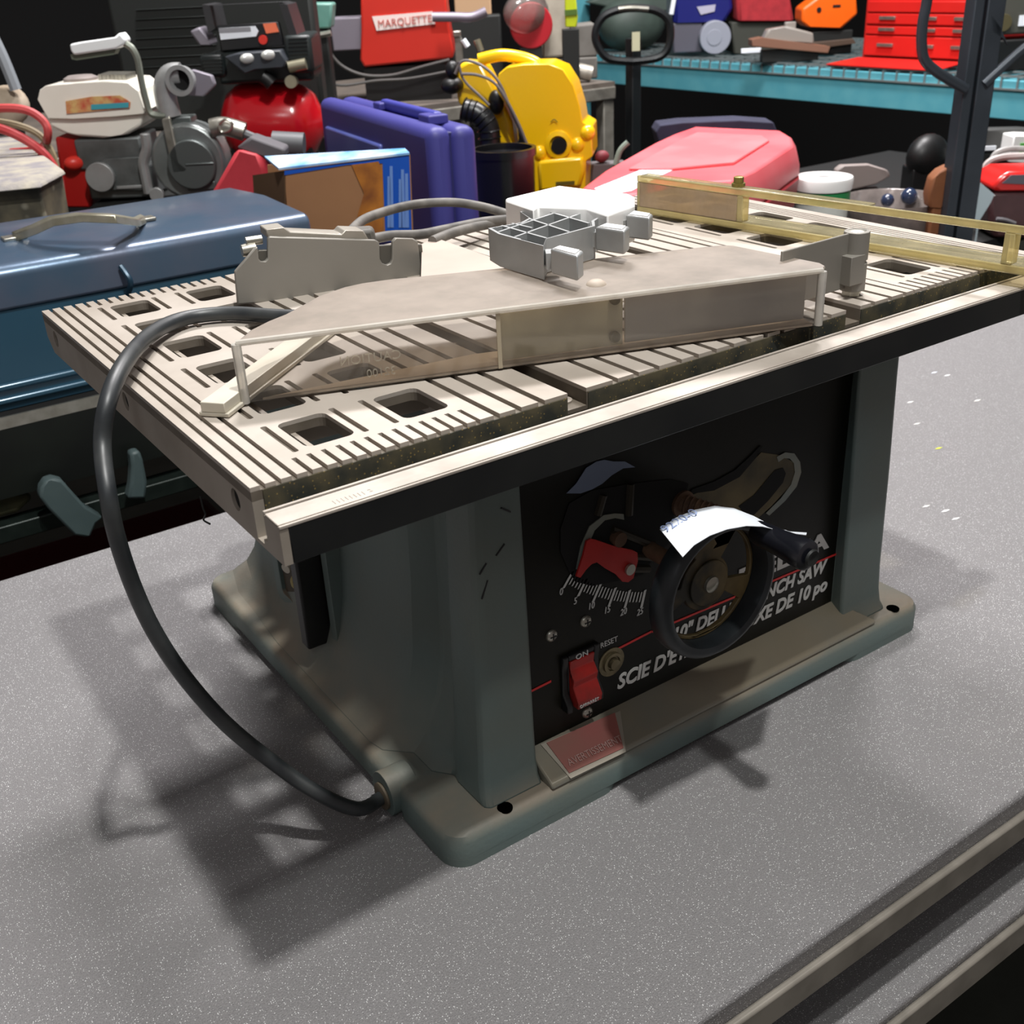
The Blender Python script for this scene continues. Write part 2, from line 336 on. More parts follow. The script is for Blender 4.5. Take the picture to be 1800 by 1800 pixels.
# red bevel pointer
mb = MB(); mb.prism([pn(x, y, .003) for x, y in [(1011, 1012), (1023, 975), (1029, 950), (1036, 946), (1046, 948), (1075, 958), (1110, 966), (1118, 970), (1119, 985), (1111, 1015), (1102, 1022), (1092, 1021), (1080, 1008), (1062, 998), (1047, 987), (1038, 990), (1028, 1000), (1018, 1014)]], (0, -.0015, 0))
bp = mb.build('bevel_pointer', M_red, saw)
mb = MB(); c = pn(1106, 1000, .005); mb.cyl(c, c + Vector((0, -.002, 0)), .0042, n=16); mb.build('screw', M_chrome, bp)
# scale ticks 0..25
mb = MB(); a0 = []
import itertools
big = [((1007, 1004), (990, 1034)), ((1031, 1017), (1016, 1048)), ((1056, 1026), (1042, 1058)), ((1082, 1033), (1070, 1065)), ((1107, 1037), (1098, 1068)), ((1134, 1037), (1127, 1068))]
for i, (a, b) in enumerate(big):
    A = pn(*a, .0004); B = pn(*b, .0004); t = Vector((.0011, 0, 0)); mb.prism([A - t, A + t, B + t, B - t], (0, -.0003, 0))
    if i < 5:
        A2 = pn(*big[i + 1][0], .0004); B2 = pn(*big[i + 1][1], .0004)
        for k in range(1, 5):
            f = k / 5; P0 = A.lerp(A2, f); P1 = B.lerp(B2, f); t2 = t * .5; Q0 = P0.lerp(P1, .12); Q1 = P0.lerp(P1, .68)
            mb.prism([Q0 - t2, Q0 + t2, Q1 + t2, Q1 - t2], (0, -.0003, 0))
c = pn(1006, 987, .0004); mb.cyl(c, c + Vector((0, -.0003, 0)), .0013, n=12)
mb.build('scale_ticks', M_white, saw)
for s, x, y in (('0', 983, 1047), ('5', 1008, 1063), ('10', 1033, 1073), ('15', 1061, 1080), ('20', 1090, 1083), ('25', 1119, 1083)):
    text(s, .0075, pn(x, y, .0004), FRONT, M_white, saw, shear=.2, sx=.8, name='scale_number')
for a, b in (((.0838, .0935), (.107, .0945)), ((.1655, .096), (.200, .098)), ((.2005, .0975), (.4043, .0915))):
    mb = MB(); mb.prism([(a[0], PY - .0003, a[1] - .0009), (b[0], PY - .0003, b[1] - .0009), (b[0], PY - .0003, b[1] + .0009), (a[0], PY - .0003, a[1] + .0009)], (0, -.0003, 0)); mb.build('red_line', M_redl, saw)
text('DELTA', .0225, (.289, PY - .0006, .1025), FRONT, M_white, saw, off=.0007, fit=.1045)
text('10" DELUXE BENCH SAW', .0165, (.2225, PY - .0006, .0795), FRONT, M_white, saw, shear=.22, off=.0005, fit=.171)
text("SCIE D'ÉTABLI DELUXE DE 10 po", .0175, (.167, PY - .0006, .0605), FRONT, M_white, saw, shear=.22, off=.0005, fit=.229)
# screws
for x, y in ((969, 1117), (1029, 1092), (1032, 1252)):
    c = pn(x, y); mb = MB(); mb.lathe(c, (0, -1, 0), [(0, .0048), (.0012, .0045), (.0024, .003), (.0028, .0001)], 18); s_ = mb.build('panel_screw', M_chrome, saw)
    mb = MB(); d = c + Vector((0, -.0028, 0)); mb.box(d.x - .0025, d.x + .0025, d.y - .0003, d.y + .0006, d.z - .0004, d.z + .0004); mb.box(d.x - .0004, d.x + .0004, d.y - .0003, d.y + .0006, d.z - .0025, d.z + .0025); mb.build('cross_slot', M_black, s_)
# switch: black surround with stepped red paddle
swx0, swx1 = .117, .148
def prof_box(pts, x0, x1):  # pts: (y, z) outline pushed along x
    return MB().prism([(x0, y, z) for y, z in pts], (x1 - x0, 0, 0))
so = [(PY, .111), (PY - .004, .111), (PY - .004, .106), (PY - .0025, .099), (PY - .0025, .080), (PY - .008, .072), (PY - .008, .065), (PY, .065)]
mb = prof_box(so, .1155, .1205); mb.prism([(.1435, y, z) for y, z in so], (.005, 0, 0)); mb.box(.1206, .1434, PY - .004, PY, .1065, .111); mb.box(.1206, .1434, PY - .002, PY, .065, .1065)
mb.build('switch_surround', M_black, saw, bevel=.001)
sw = prof_box([(PY - .002, .1063), (PY - .005, .1063), (PY - .004, .099), (PY - .009, .092), (PY - .0075, .086), (PY - .0135, .0755), (PY - .0125, .0695), (PY - .002, .0695)], .1212, .1428).build('switch_paddle', mat('red_switch_plastic', '#a5211c', .4, 0, var=(60, '#5b231c', .7)), saw, bevel=.0008)
text('ON', .0060, (.1260, PY - .0043, .1062), FRONT, M_white, saw, sx=1.2)
text('OFF/ARRÊT', .0036, (.1220, PY - .0134, .0712), FRONT, M_white, sw, sx=.95)
c = pn(1074, 1163); mb = MB(); mb.lathe(c, (0, -1, 0), [(0, .0118), (.0008, .0118), (.0009, .0085), (.003, .0082), (.0032, .006), (.002, .0055), (.002, .0045), (.0055, .0042), (.006, .002), (.0061, .0001)], 26)
mb.build('reset_button', mat('brassy_steel', '#6a614c', .4, .7, var=(90, '#9b8f70', .6)), saw)
text('RESET', .0064, pn(1055, 1140, .0004), FRONT, M_white, saw, sx=.95)
# label on sill
def sill(x, y): # pixel on sill plane
    p0 = Vector((.0845, .033, .0464)); n = Vector((0, -(.046 - .0305), .030)).normalized(); d = ray(x, y); return CC + d * ((p0 - CC).dot(n) / d.dot(n))
def sillplate(name, pts, m, th): n = Vector((0, -.0155, .030)).normalized() * th; mbx = MB(); mbx.prism([sill(x, y) + n * .3 for x, y in pts], n); return mbx.build(name, m, saw)
sillplate('label_border', [(950, 1309), (1003, 1369), (1100, 1322), (1090, 1250)], mat('aluminium_label', '#a59d90', .4, .4), .0004)
sillplate('warning_label', [(960, 1307), (1000, 1360), (1095, 1316), (1080, 1254)], mat('faded_pink_label', '#93514b', .55, 0, var=(25, '#85594d', .8)), .001)
a = sill(1000, 1357); b = sill(1095, 1312); dx = (b - a).normalized(); n = Vector((0, -.0155, .030)).normalized(); up_ = n.cross(dx)
Ml = Matrix((dx, up_, n)).transposed().to_4x4(); text('AVERTISSEMENT', .0078, a + up_ * .003 + n * .0018 + dx * .002, Ml, mat('pale_pink_print', '#a8837c', .6), saw, sx=.85)
# shaft and hand wheel
HW = Vector((.1955, -.045, .170))
WR = .052
hw = None
mb = MB()
wy0, wy1 = -.048, -.022
def circ(c, r, n=48, a0=0, a1=360): return [(c.x + r * math.cos(R(a0 + (a1 - a0) * k / n)), c.y, c.z + r * math.sin(R(a0 + (a1 - a0) * k / n))) for k in range(n)]
def rimring(y, r0, r1):
    return circ(Vector((HW.x, y, HW.z)), r1), circ(Vector((HW.x, y, HW.z)), r0)
prof = [(-.027, WR - .009), (-.027, WR - .003), (-.030, WR), (-.037, WR), (-.042, WR - .0012), (-.0445, WR - .0035), (-.0450, WR - .006), (-.0435, WR - .009), (-.037, WR - .0105)]
rings = [circ(Vector((HW.x, y, HW.z)), r) for y, r in prof]; rings.append(rings[0])
mb.loft(rings, cap=False); hw = mb.build('hand_wheel', mat('black_wheel_plastic', '#1d2124', .42, 0, var=(30, '#30363a', .5)), saw, smooth=50)
M_hub = mat('dusty_wheel_dish', '#26231a', .55, 0, var=(28, '#7a6843', .85))
mb = MB(); mb.lathe((HW.x, -.024, HW.z), (0, -1, 0), [(0, .016), (.008, .017), (.0085, .012), (.0088, .0001)], 28)
def sector(a0, a1, r0, r1): return [(HW.x + r * math.cos(R(t)), -.026, HW.z + r * math.sin(R(t))) for r, t in [(r1, a0 + (a1 - a0) * k / 8) for k in range(9)] + [(r0, a1 - (a1 - a0) * k / 8) for k in range(9)]]
mb.prism([(HW.x + (WR - .0095) * math.cos(R(t)), -.026, HW.z + (WR - .0095) * math.sin(R(t))) for t in range(0, 360, 10)], (0, -.004, 0), holes=[sector(200, 322, .021, .040), sector(-12, 52, .019, .040), sector(118, 172, .024, .039)])
mb.build('wheel_dish', M_hub, hw, bevel=.0006)
c = Vector((HW.x, -.0328, HW.z)); MB().lathe(c, (0, -1, 0), [(0, .0062), (.002, .0058), (.003, .004), (.0032, .0001)], 20).build('hub_screw', M_chrome, hw)
MB().cyl((HW.x, PY - .001, HW.z), (HW.x, -.0242, HW.z), .006).build('shaft', M_rust, hw)
hb = at_y(1330, 934, -.049); ht = Vector((hb.x - .001, -.096, hb.z + .001))
MB().lathe(hb, ht - hb, [(0, .0075), (.004, .0082), (.02, .0086), (.034, .0098), (.041, .0104), (.044, .0098), (.0450, .0078), (.0451, .0001)], 28).build('crank_handle', mat('glossy_black_grip', '#15161c', .28, 0, spec=.7), hw)
MB().lathe(ht, (0, -1, 0), [(.0002, .006), (.0016, .0052), (.001, .003), (.0002, .0001)], 16).build('grip_screw', M_dark, hw)
a = pn(1196, 883, -.001); mb = MB(); mb.tube([a, a + Vector((0, -.004, 0))], [.010, .010], 20, smooth=False); mb.build('rod_collar', M_rust, saw)
mb = MB(); b = a + Vector((.016, -.043, -.004)); mb.cyl(a, b, .0065, n=16)
for k in range(10): c = a.lerp(b, .1 + .09 * k); mb.lathe(c, b - a, [(0, .0065), (.001, .0075), (.002, .0065)], 16)
mb.build('threaded_rod', M_rust, saw)
# bevel lock recess and knob on the left side
mb = MB(); mb.prism([(.031, y, z) for y, z in rrect(.222, .345, .045, .150, .008)], (.016, 0, 0), holes=[[(.031, y, z) for y, z in rrect(.232, .332, .055, .142, .004)]])
rc = mb.build('lock_recess', M_body, saw, bevel=.001)
MB().box(.0345, .0375, .2325, .3315, .0555, .1415).build('recess_floor', mat('brown_grime', '#3c352a', .7, 0, var=(30, '#5a4b38', .6)), rc)
MB().box(.0332, .0344, .318, .325, .080, .125).build('slot', M_slot, rc)
kn = MB(); kn.box(.012, .0344, .238, .252, .050, .134); kn.box(.018, .0344, .2521, .268, .074, .106)
kn = kn.build('lock_knob', M_black, saw, bevel=.002)
MB().cyl((.034, .290, .106), (.020, .284, .104), .0045, n=14).build('lock_stud', mat('pale_stud', '#bdb6a8', .5), kn)
MB().ell((.031, .294, .083), .005, .005, .007, 10, 8).build('glue_blob', mat('yellow_sawdust', '#a89a68', .8, 0, bump=(400, .002)), kn)
# cord grommet and power cord
gx, gy, gz = -.004, .086, .014
mb = MB(); mb.prism([(x_, y_, z_) for x_, y_, z_ in [(gx - .002, gy + .016 * math.cos(R(t)), max(0.001, gz + .018 * math.sin(R(t)))) for t in range(-60, 241, 12)]], (.022, 0, 0)); gr = mb.build('cord_grommet', M_body, saw, bevel=.003)
MB().lathe((gx - .001, gy, gz - .001), (-1, 0, 0), [(0, .0105), (.003, .0105), (.004, .008), (.004, .0001)], 20).build('cord_bushing', mat('tan_rubber', '#5b5142', .7), gr)
cp = [at_z(600, 560, H + .006), at_z(490, 556, H + .006), at_z(400, 551, H + .006), at_z(320, 561, H + .007), at_z(262, 590, H + .010), at_z(218, 640, H + .014)]
for (x, y), X in [((190, 705), -.122), ((180, 780), -.132), ((190, 870), -.14), ((207, 950), -.14), ((238, 1040), -.135), ((277, 1120), -.128), ((332, 1200), -.114), ((400, 1275), -.098), ((480, 1340), -.076), ((560, 1395), -.055), ((630, 1422), -.032)]:
    p = at_x(x, y, X); p.z = max(p.z, .0055); cp.append(p)
cp.append(Vector((gx - .003, gy, gz - .002)))
MB().tube(cp, .0052, 12).build('power_cord', M_cord, saw)
# ---- table top
x0, x1, y0, y1 = -.101, .546, -.018, .384
def slot_loop(xa, xb, ya, yb, z, r=.0013): return [(x, y, z) for x, y in rrect(xa, xb, ya, yb, min(r, (xb - xa) / 2.05), 3)]
ROWS = [(.009, .050), (.0685, .110), (.134, .176), (.198, .240), (.2585, .2995), (.3205, .3585)]
def section(xa, xb, hole_cols, slots, teeth, zt=H, mbu=None, mbl=None):
    """one lengthwise part of the table between two full grooves: plate with windows, blind slots and toothed ends"""
    def outer(z, teeth_on):
        pts = [(xa, y0)]
        if teeth_on:
            for t in teeth: pts += [(t - .0014, y0), (t - .0014, y0 + .0195), (t + .0014, y0 + .0195), (t + .0014, y0)]
        pts += [(xb, y0), (xb, y1)]
        if teeth_on:
            for t in teeth[::-1]: pts += [(t + .0014, y1), (t + .0014, y1 - .0165), (t - .0014, y1 - .0165), (t - .0014, y1)]
        pts.append((xa, y1)); return [(x, y, z) for x, y in pts]
    holes = []; sl = []
    for ca, cb in hole_cols:
        for ya, yb in ROWS: holes.append((ca, cb, ya, yb))
    for s_ in slots:
        for ya, yb in ROWS: sl.append((s_ - .0018, s_ + .0018, ya - .001, yb + .002))
    mbu.prism(outer(H - .0024, True), (0, 0, .0024), [[(x, y, H - .0024) for x, y in rrect(*h, .005, 4)] for h in holes] + [slot_loop(*q, H - .0024) for q in sl])
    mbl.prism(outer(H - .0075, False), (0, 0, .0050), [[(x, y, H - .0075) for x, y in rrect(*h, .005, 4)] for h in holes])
up, lo = MB(), MB()
gw = .0014
full_l = [-.0945, -.0862, -.0777]
xs = [x0] + full_l
for a, b in zip(xs[:-1], xs[1:]): up.box(a + (gw if a != x0 else 0), b - gw, y0, y1, H - .0024, H)
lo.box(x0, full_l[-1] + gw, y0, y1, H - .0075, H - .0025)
section(full_l[-1] + gw, .0405, [(-.058, -.029), (.001, .030)], [-.0645, -.0235, -.005], [-.0692, -.0610, -.0527, -.0444, -.0361, -.0278, -.0195, -.0112, -.0029, .0054, .0137, .0220, .0303], mbu=up, mbl=lo)
lo.box(.0405, .091, y0, y1, H - .0075, H - .0025)
for a, b in ((.0445, .0550), (.0590, .0705), (.0750, .0910)): up.box(a, b, y0, y1, H - .0024, H)
# mitre slots are lower floors between blocks
lo.box(.091, .1045, y0, y1, H - .013, H - .0105); lo.box(.3265, .341, y0, y1, H - .013, H - .0105)
lo.box(.1045, .3265, y0, y1, H - .0075, H - .0025); lo.box(.0895, .091, y0, y1, H - .013, H - .0075); lo.box(.1045, .106, y0, y1, H - .013, H - .0075); lo.box(.325, .3265, y0, y1, H - .013, H - .0075); lo.box(.341, .3425, y0, y1, H - .013, H - .0075)
gs = [.1045, .126, .142, .158, .176, .190, .205, .2200, .2350, .2500, .2650, .2800, .2950, .310, .3265]
for a, b in zip(gs[:-1], gs[1:]): up.box(a + (.002 if a != gs[0] else 0), b - (.002 if b != gs[-1] else 0), y0, y1, H - .0024, H)
lo.box(.341, .397, y0, y1, H - .0075, H - .0025)
for a, b in ((.341, .352), (.356, .370), (.374, .386), (.3895, .397)): up.box(a, b, y0, y1, H - .0024, H)
section(.399, .5185, [(.427, .456), (.4860, .5145)], [.4205, .462, .480], [.406, .4143, .4226, .4309, .4392, .4475, .4558, .4641, .4724, .4807, .489, .4973, .5056, .5139], mbu=up, mbl=lo)
for a, b in ((.5205, .5235), (.5255, .5285), (.5305, .5335), (.5355, .546)): up.box(a, b, y0, y1, H - .0024, H)
lo.box(.5185, .546, y0, y1, H - .0075, H - .0025); lo.box(.397, .399, y0, y1, H - .0075, H - .0025)
tt = up.build('table_top', M_alu, saw, smooth=0)
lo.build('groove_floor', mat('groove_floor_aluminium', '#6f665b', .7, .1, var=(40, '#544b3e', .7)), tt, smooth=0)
# skirts
ZB = .298
mb = MB()
mb.prism([(x0, y0, ZB), (x0, y1 - .012, ZB), (x0, y1, ZB + .010), (x0, y1, H - .0076), (x0, y0, H - .0076)], (.006, 0, 0), holes=[[(x0, yy + .0058 * math.cos(R(t)), .3125 + .0062 * math.sin(R(t))) for t in range(0, 360, 24)] for yy in (.006, .187, .356)])
mb.prism([(x0, -.031, ZB), (x0, y0, ZB), (x0, y0, .3005), (x0, -.0262, .3005), (x0, -.0262, .3035), (x0, -.031, .3035)], (.0055, 0, 0))
mb.prism([(x0, -.049, ZB), (x0, -.031, ZB), (x0, -.031, .3185), (x0, -.049, .3185)], (.0045, 0, 0))
mb.build('left_skirt', M_aludark, saw)
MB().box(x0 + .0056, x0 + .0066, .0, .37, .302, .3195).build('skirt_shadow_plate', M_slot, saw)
mb = MB(); mb.box(x1 - .006, x1, y0, y1, ZB, H - .0076); mb.box(x0 + .0061, x1 - .0061, y1 - .005, y1, ZB + .01, H - .0076); mb.build('rear_skirt', M_aludark, saw)
mb = MB(); mb.box(x0 + .0061, .0905, y0 + .0001, y0 + .005, ZB, H - .0076); mb.box(.0905, .1055, y0 + .0001, y0 + .005, ZB, H - .0131); mb.box(.1055, .326, y0 + .0001, y0 + .005, ZB, H - .0076); mb.box(.326, .3415, y0 + .0001, y0 + .005, ZB, H - .0131); mb.box(.3415, x1 - .0061, y0 + .0001, y0 + .005, ZB, H - .0076)
mb.box(x0 + .0061, .0905, y0 - .0006, y0, ZB, H - .0026); mb.box(.1055, .326, y0 - .0006, y0, ZB, H - .0026); mb.box(.3415, x1 - .0061, y0 - .0006, y0, ZB, H - .0026)
mb.box(x0 + .0061, x1 - .0061, y0 - .0124, y0 + .0001, ZB, ZB + .0022)
mb.build('front_skirt', M_grime, saw)
mb = MB()
for k in range(7): x = -.05 + .094 * k; mb.box(x, x + .003, y0 + .0051, y1 - .0051, ZB + .006, H - .0076) if not (.06 < x < .44) else None
for y in (.06, .122, .187, .249, .310): mb.box(x0 + .0065, x1 - .0065, y, y + .003, ZB + .01, H - .0076)
mb.build('under_rib', M_aludark, saw)
MB().box(.052, .442, .036, .40, .2983, .2990).build('housing_shade_sheet', M_slot, saw)  # black sheet painting the shade inside the housing, below the table holes
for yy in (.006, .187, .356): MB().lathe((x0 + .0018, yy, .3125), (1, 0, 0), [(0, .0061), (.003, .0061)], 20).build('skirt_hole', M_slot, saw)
# front rail
RY0, RY1, RZ = -.0492, -.0304, .3196
mb = MB(); mb.box(x0 + .0046, x1 + .004, RY0, RY0 + .003, ZB, RZ - .0011); mb.box(x0 + .0046, x1 + .004, RY1 - .003, RY1, ZB, RZ - .0011)
fr_ = mb.build('front_rail', M_rail, saw, bevel=.0006)
mb = MB(); mb.box(x0, x1 + .004, RY0 + .0015, RY1 - .0022, RZ - .001, RZ); mb.box(x0, x1 + .004, RY0 - .0002, RY0 + .0012, RZ - .0022, RZ - .0004); mb.box(x0, x1 + .004, RY1 - .0015, RY1 + .0002, RZ - .001, RZ + .0008)
mb.build('rail_cap', M_railtop, fr_, bevel=.0004)
text('| | | | | | | |  2', .0042, (-.070, -.044, RZ + .0001), Matrix.Identity(4), mat('faded_print', '#a9a198', .6), fr_, ext=.0001, name='faded_scale')
# blade insert plates and round bumps in mitre slot
MB().cyl((.098, -.004, H - .0104), (.098, -.004, H - .0095), .0055).build('slot_stud', M_alu, saw)
MB().box(.15, .30, .10, .27, H + .0001, H + .001).build('blade_insert', mat('dusty_insert', '#a89e92', .5, .3), saw)
# ------------------------------------------------------------------ price tag
tp_b = [(1160, 931), (1188, 911), (1222, 897), (1256, 890), (1290, 894), (1325, 908), (1357, 925), (1388, 935), (1418, 937)]
tp_f = [(1200, 980), (1220, 959), (1248, 942), (1278, 931), (1312, 925), (1340, 926), (1366, 932), (1392, 938), (1417, 941)]
A = [at_y(x, y, -.033) for x, y in tp_b]; Bq = [at_y(x, y, -.064) for x, y in tp_f]
th = Vector((0, 0, .0004))
mb = MB(); mb.loft([[a, b, b + th, a + th] for a, b in zip(A, Bq)]); pt = mb.build('price_tag', M_paper, None, smooth=60)
tag(pt, 'curled white paper price tag slung over the black hand wheel', 'tag')
a = A[0].lerp(Bq[0], .22) + th * 2; b = A[2].lerp(Bq[2], .22) + th * 2; dx = (b - a).normalized(); n = (A[0] - Bq[0]).cross(dx).normalized()
if n.z < 0: n = -n
text('9220-0', .010, a + dx * .001 + n * .0012, Matrix((dx, n.cross(dx), n)).transposed().to_4x4(), M_ink, pt, ext=.0001)
# ------------------------------------------------------------------ things lying on the saw table
# clear blade guard
GT = H + .0375
g_top = [at_z(x, y, GT) for x, y in [(414, 602), (440, 580), (470, 565), (500, 553), (530, 537), (560, 520), (600, 506), (640, 497), (690, 490), (745, 485), (1000, 459), (1265, 431), (1285, 431), (1350, 444), (1440, 462), (1451, 468), (1446, 474)]]
gd = thing('blade_guard', (g_top[0] + g_top[-1]) / 2 - Vector((0, 0, .037)), 'clear plastic blade guard with a dusty top lying on its side across the saw table', 'blade guard')
mb = MB(); mb.prism([p - Vector((0, 0, .002)) for p in g_top], (0, 0, .002)); mb.build('dusty_side', clear('dust_coated_plastic', '#f4ede2', '#cbbdb0', .70, .3), gd, bevel=.0008)
P0 = g_top[0]; P1 = g_top[-1]; u = (P1 - P0); u.z = 0; L0 = u.length; u.normalize(); nrm = Vector((-u.y, u.x, 0))
def wallseg(a, b, z0, z1, t, name, m, parent, bevel=.0006):
    a = Vector((a.x, a.y, 0)); b = Vector((b.x, b.y, 0)); d = (b - a).normalized(); q = Vector((-d.y, d.x, 0)) * t; mbx = MB()
    mbx.hexa([v + Vector((0, 0, z0)) for v in (a, b, b + q, a + q)], [v + Vector((0, 0, z1)) for v in (a, b, b + q, a + q)]); return mbx.build(name, m, parent, bevel=bevel)
wallseg(P0, P1, H + .001, GT - .0022, .002, 'front_wall', M_clear, gd)
wallseg(g_top[-2], g_top[12], H + .001, GT - .0022, .002, 'end_wall', M_clear, gd)
mb = MB(); mb.tube([P0 + Vector((0, 0, -.036)), P0 + Vector((0, 0, -.001))], .0028, 10, smooth=False); mb.tube([P1 + Vector((0, 0, -.036)), P1 + Vector((0, 0, -.001))], .0028, 10, smooth=False)
mb.tube([P0 - Vector((0, 0, .0005)), P1 - Vector((0, 0, .0005))], .0019, 8, smooth=False); mb.build('edge_highlight', clear('highlight_white_plastic', '#f8f4ec', '#f6f2ea', .7, .1), gd)  # whitish rods paint the bright highlight lines along the guard's edges
low = [p - Vector((0, 0, .0367)) for p in g_top]; lowc = Vector((0, 0, 0))
mb = MB(); mb.prism([P0 + nrm * .001 + Vector((0, 0, -.036)) + u * .01, P1 - Vector((0, 0, .036)) - u * .004, P1 - Vector((0, 0, .036)) + nrm * .028 - u * .004, P0 + nrm * .028 + u * .14 - Vector((0, 0, .036))], (0, 0, .0014)); mb.build('lower_side', mat('dusty_lower_plastic', '#cbbca8', .6), gd)
q = P0 + u * (.33 * L0 + .037); MB().box(0, 0, 0, 0, 0, 0) if False else None
mb = MB(); c = P0 + u * .150; mb.hexa([c - nrm * .0006 + Vector((0, 0, -.036)), c + u * .0025 - nrm * .0006 + Vector((0, 0, -.036)), c + u * .0025 + Vector((0, 0, -.036)), c + Vector((0, 0, -.036))], [c - nrm * .0006, c + u * .0025 - nrm * .0006, c + u * .0025, c]); mb.build('seam_rib', mat('tan_plastic_seam', '#a89c86', .5), gd)
# inner cream spacer and steel arm inside
a = P0 + u * .152 + nrm * .006; b = P0 + u * .232 + nrm * .006
wallseg(a, b, H + .004, GT - .004, .003, 'inner_spacer', mat('cream_plastic', '#e2dabc', .55, 0, var=(12, '#b8ac92', .7)), gd)
for xx in (.226,):
    for zz in (.010, .034): c = P0 + u * xx + nrm * .005; c.z = H + zz; MB().lathe(c, -nrm, [(0, .0035), (.002, .0035), (.003, .0025), (.003, .0001)], 14).build('pin', mat('tan_pin', '#8b8168', .5), gd)
c = at_z(1048, 500, GT); MB().lathe(c, (0, 0, 1), [(0, .0065), (.0012, .006), (.0028, .0035), (.0032, .0001)], 18).build('rivet', mat('dusty_rivet', '#a79a8c', .6), gd)
# hinge with bolt at the guard's far end
hp = at_z(1497, 508, H + .004); at_ = at_z(1369, 442, H + .043); at_.z = 0
a = P0 + u * .234 + nrm * .008; b = P1 - u * .006 + nrm * .008
wallseg(a, b, H + .004, GT - .004, .0022, 'steel_arm', mat('frosty_grey_steel', '#bbb7b0', .5, .2, var=(14, '#bdb8b0', .7)), gd)
e1 = at_z(1376, 445, H + .043); wallseg(Vector((e1.x, e1.y, 0)), Vector((hp.x, hp.y, 0)), H + .006, H + .044, .002, 'hinge_arm', M_bracket, gd)
mb = MB(); mb.lathe((hp.x, hp.y, H + .004), (0, 0, 1), [(0, .0088), (.019, .0088), (.0192, .0078), (.021, .0078), (.0212, .0088), (.0405, .0088), (.041, .0001)], 22); mb.box(hp.x - .014, hp.x, hp.y - .009, hp.y + .001, H + .010, H + .030); mb.build('hinge_barrel', M_bracket, gd, bevel=.0004)
for z_, t_ in ((H + .0412, 6), (H + .0002, 6)): MB().lathe((hp.x, hp.y, z_), (0, 0, 1), [(0, .0068), (.0035 if z_ > H + .01 else .0036, .0068), (.0042 if z_ > H + .01 else .0037, .004), (.0043, .0001)], 6).build('hinge_bolt', M_chrome, gd, smooth=20)
# embossed words on the clear wall
Mw = Matrix((u, Vector((0, 0, 1)), -nrm)).transposed().to_4x4()
M_emb = clear('embossed_plastic', '#f2ede2', '#efe9dc', .35, .1)
a = P0 + u * .092 - nrm * .0004; a.z = H + .016; text('CAUTION', .008, a, Mw @ Matrix.Diagonal((-1, 1, -1, 1)), M_emb, gd, ext=.0002, name='embossed_lettering')
a.z = H + .007; text('32100', .007, a - u * .004, Mw @ Matrix.Diagonal((-1, 1, -1, 1)), M_emb, gd, ext=.0002, name='embossed_lettering')
# mitre gauge bar
ba = at_z(372, 708, H + .009); bb = at_z(545, 580, H + .009); d = (bb - ba); d.z = 0; d.normalize(); q = Vector((-d.y, d.x, 0))
mg = thing('miter_gauge_bar', (ba.x, ba.y, H), 'flat cream aluminium guide bar under the left end of the clear guard', 'guide bar')
def barbox(L0_, L1_, wd, z0, z1): 
    o = Vector((ba.x, ba.y, 0)); return [o + d * s + q * t + Vector((0, 0, z)) for z in (z0,) for s, t in ((L0_, -wd), (L1_, -wd), (L1_, wd), (L0_, wd))], [o + d * s + q * t + Vector((0, 0, z1)) for s, t in ((L0_, -wd), (L1_, -wd), (L1_, wd), (L0_, wd))]
mb = MB(); mb.hexa(*barbox(0, .17, .0092, H + .0005, H + .003)); mb.hexa(*barbox(0, .17, .0075, H + .003, H + .009)); mb.build('bar', mat('cream_aluminium_bar', '#c9c3b4', .45, .2, var=(20, '#b5ac9b', .6)), mg, bevel=.0005)
# fence bracket
K0 = at_z(418, 537, H + .0005); K1 = at_z(752, 482, H + .0005); kd = (K1 - K0); kd.z = 0; kd.normalize(); kn_ = Vector((-kd.y, kd.x, 0))
def at_k(x, y, off=0):
    p = K0 + kn_ * off; n_ = kn_; dd = ray(x, y); return CC + dd * ((p - CC).dot(n_) / dd.dot(n_))
fb = thing('fence_bracket', K0, 'tall grey steel fence bracket with two notches standing at the rear left of the table', 'bracket')
o_ = [(418, 535), (413, 478), (449, 436), (453, 434), (455, 455), (459, 460), (466, 460), (471, 455), (471, 420), (474, 416), (660, 422), (667, 426), (668, 455), (672, 463), (680, 466), (687, 463), (690, 456), (690, 425), (695, 419), (728, 420), (735, 425), (741, 478), (745, 510)]
mb = MB(); mb.prism([at_k(x, y) for x, y in o_], kn_ * .004); mb.build('face_plate', M_bracket, fb, bevel=.0008)
mb = MB(); mb.prism([at_k(x, y, .0042) for x, y in [(424, 525), (420, 480), (455, 440), (662, 432), (694, 430), (742, 430), (750, 505)]], kn_ * .0035); mb.build('back_plate', mat('dark_bracket_steel', '#5b5852', .5, .4), fb, bevel=.0006)
mb = MB(); mb.prism([at_k(x, y, .004) for x, y in [(470, 418), (468, 404), (500, 400), (510, 408), (600, 412), (606, 405), (640, 406), (650, 424)]], kn_ * .020); mb.build('top_flange', mat('pale_bracket_metal', '#a09a90', .45, .4, var=(30, '#837d72', .7)), fb, bevel=.0008)
mb = MB(); a = at_k(432, 425, .012); mb.cyl(a, a + kd * .012, .0035, n=12); a = at_k(425, 441, .01); mb.lathe(a, kd, [(0, .0045), (.006, .0055), (.010, .0055)], 12); mb.build('clamp_screw', M_chrome, fb)
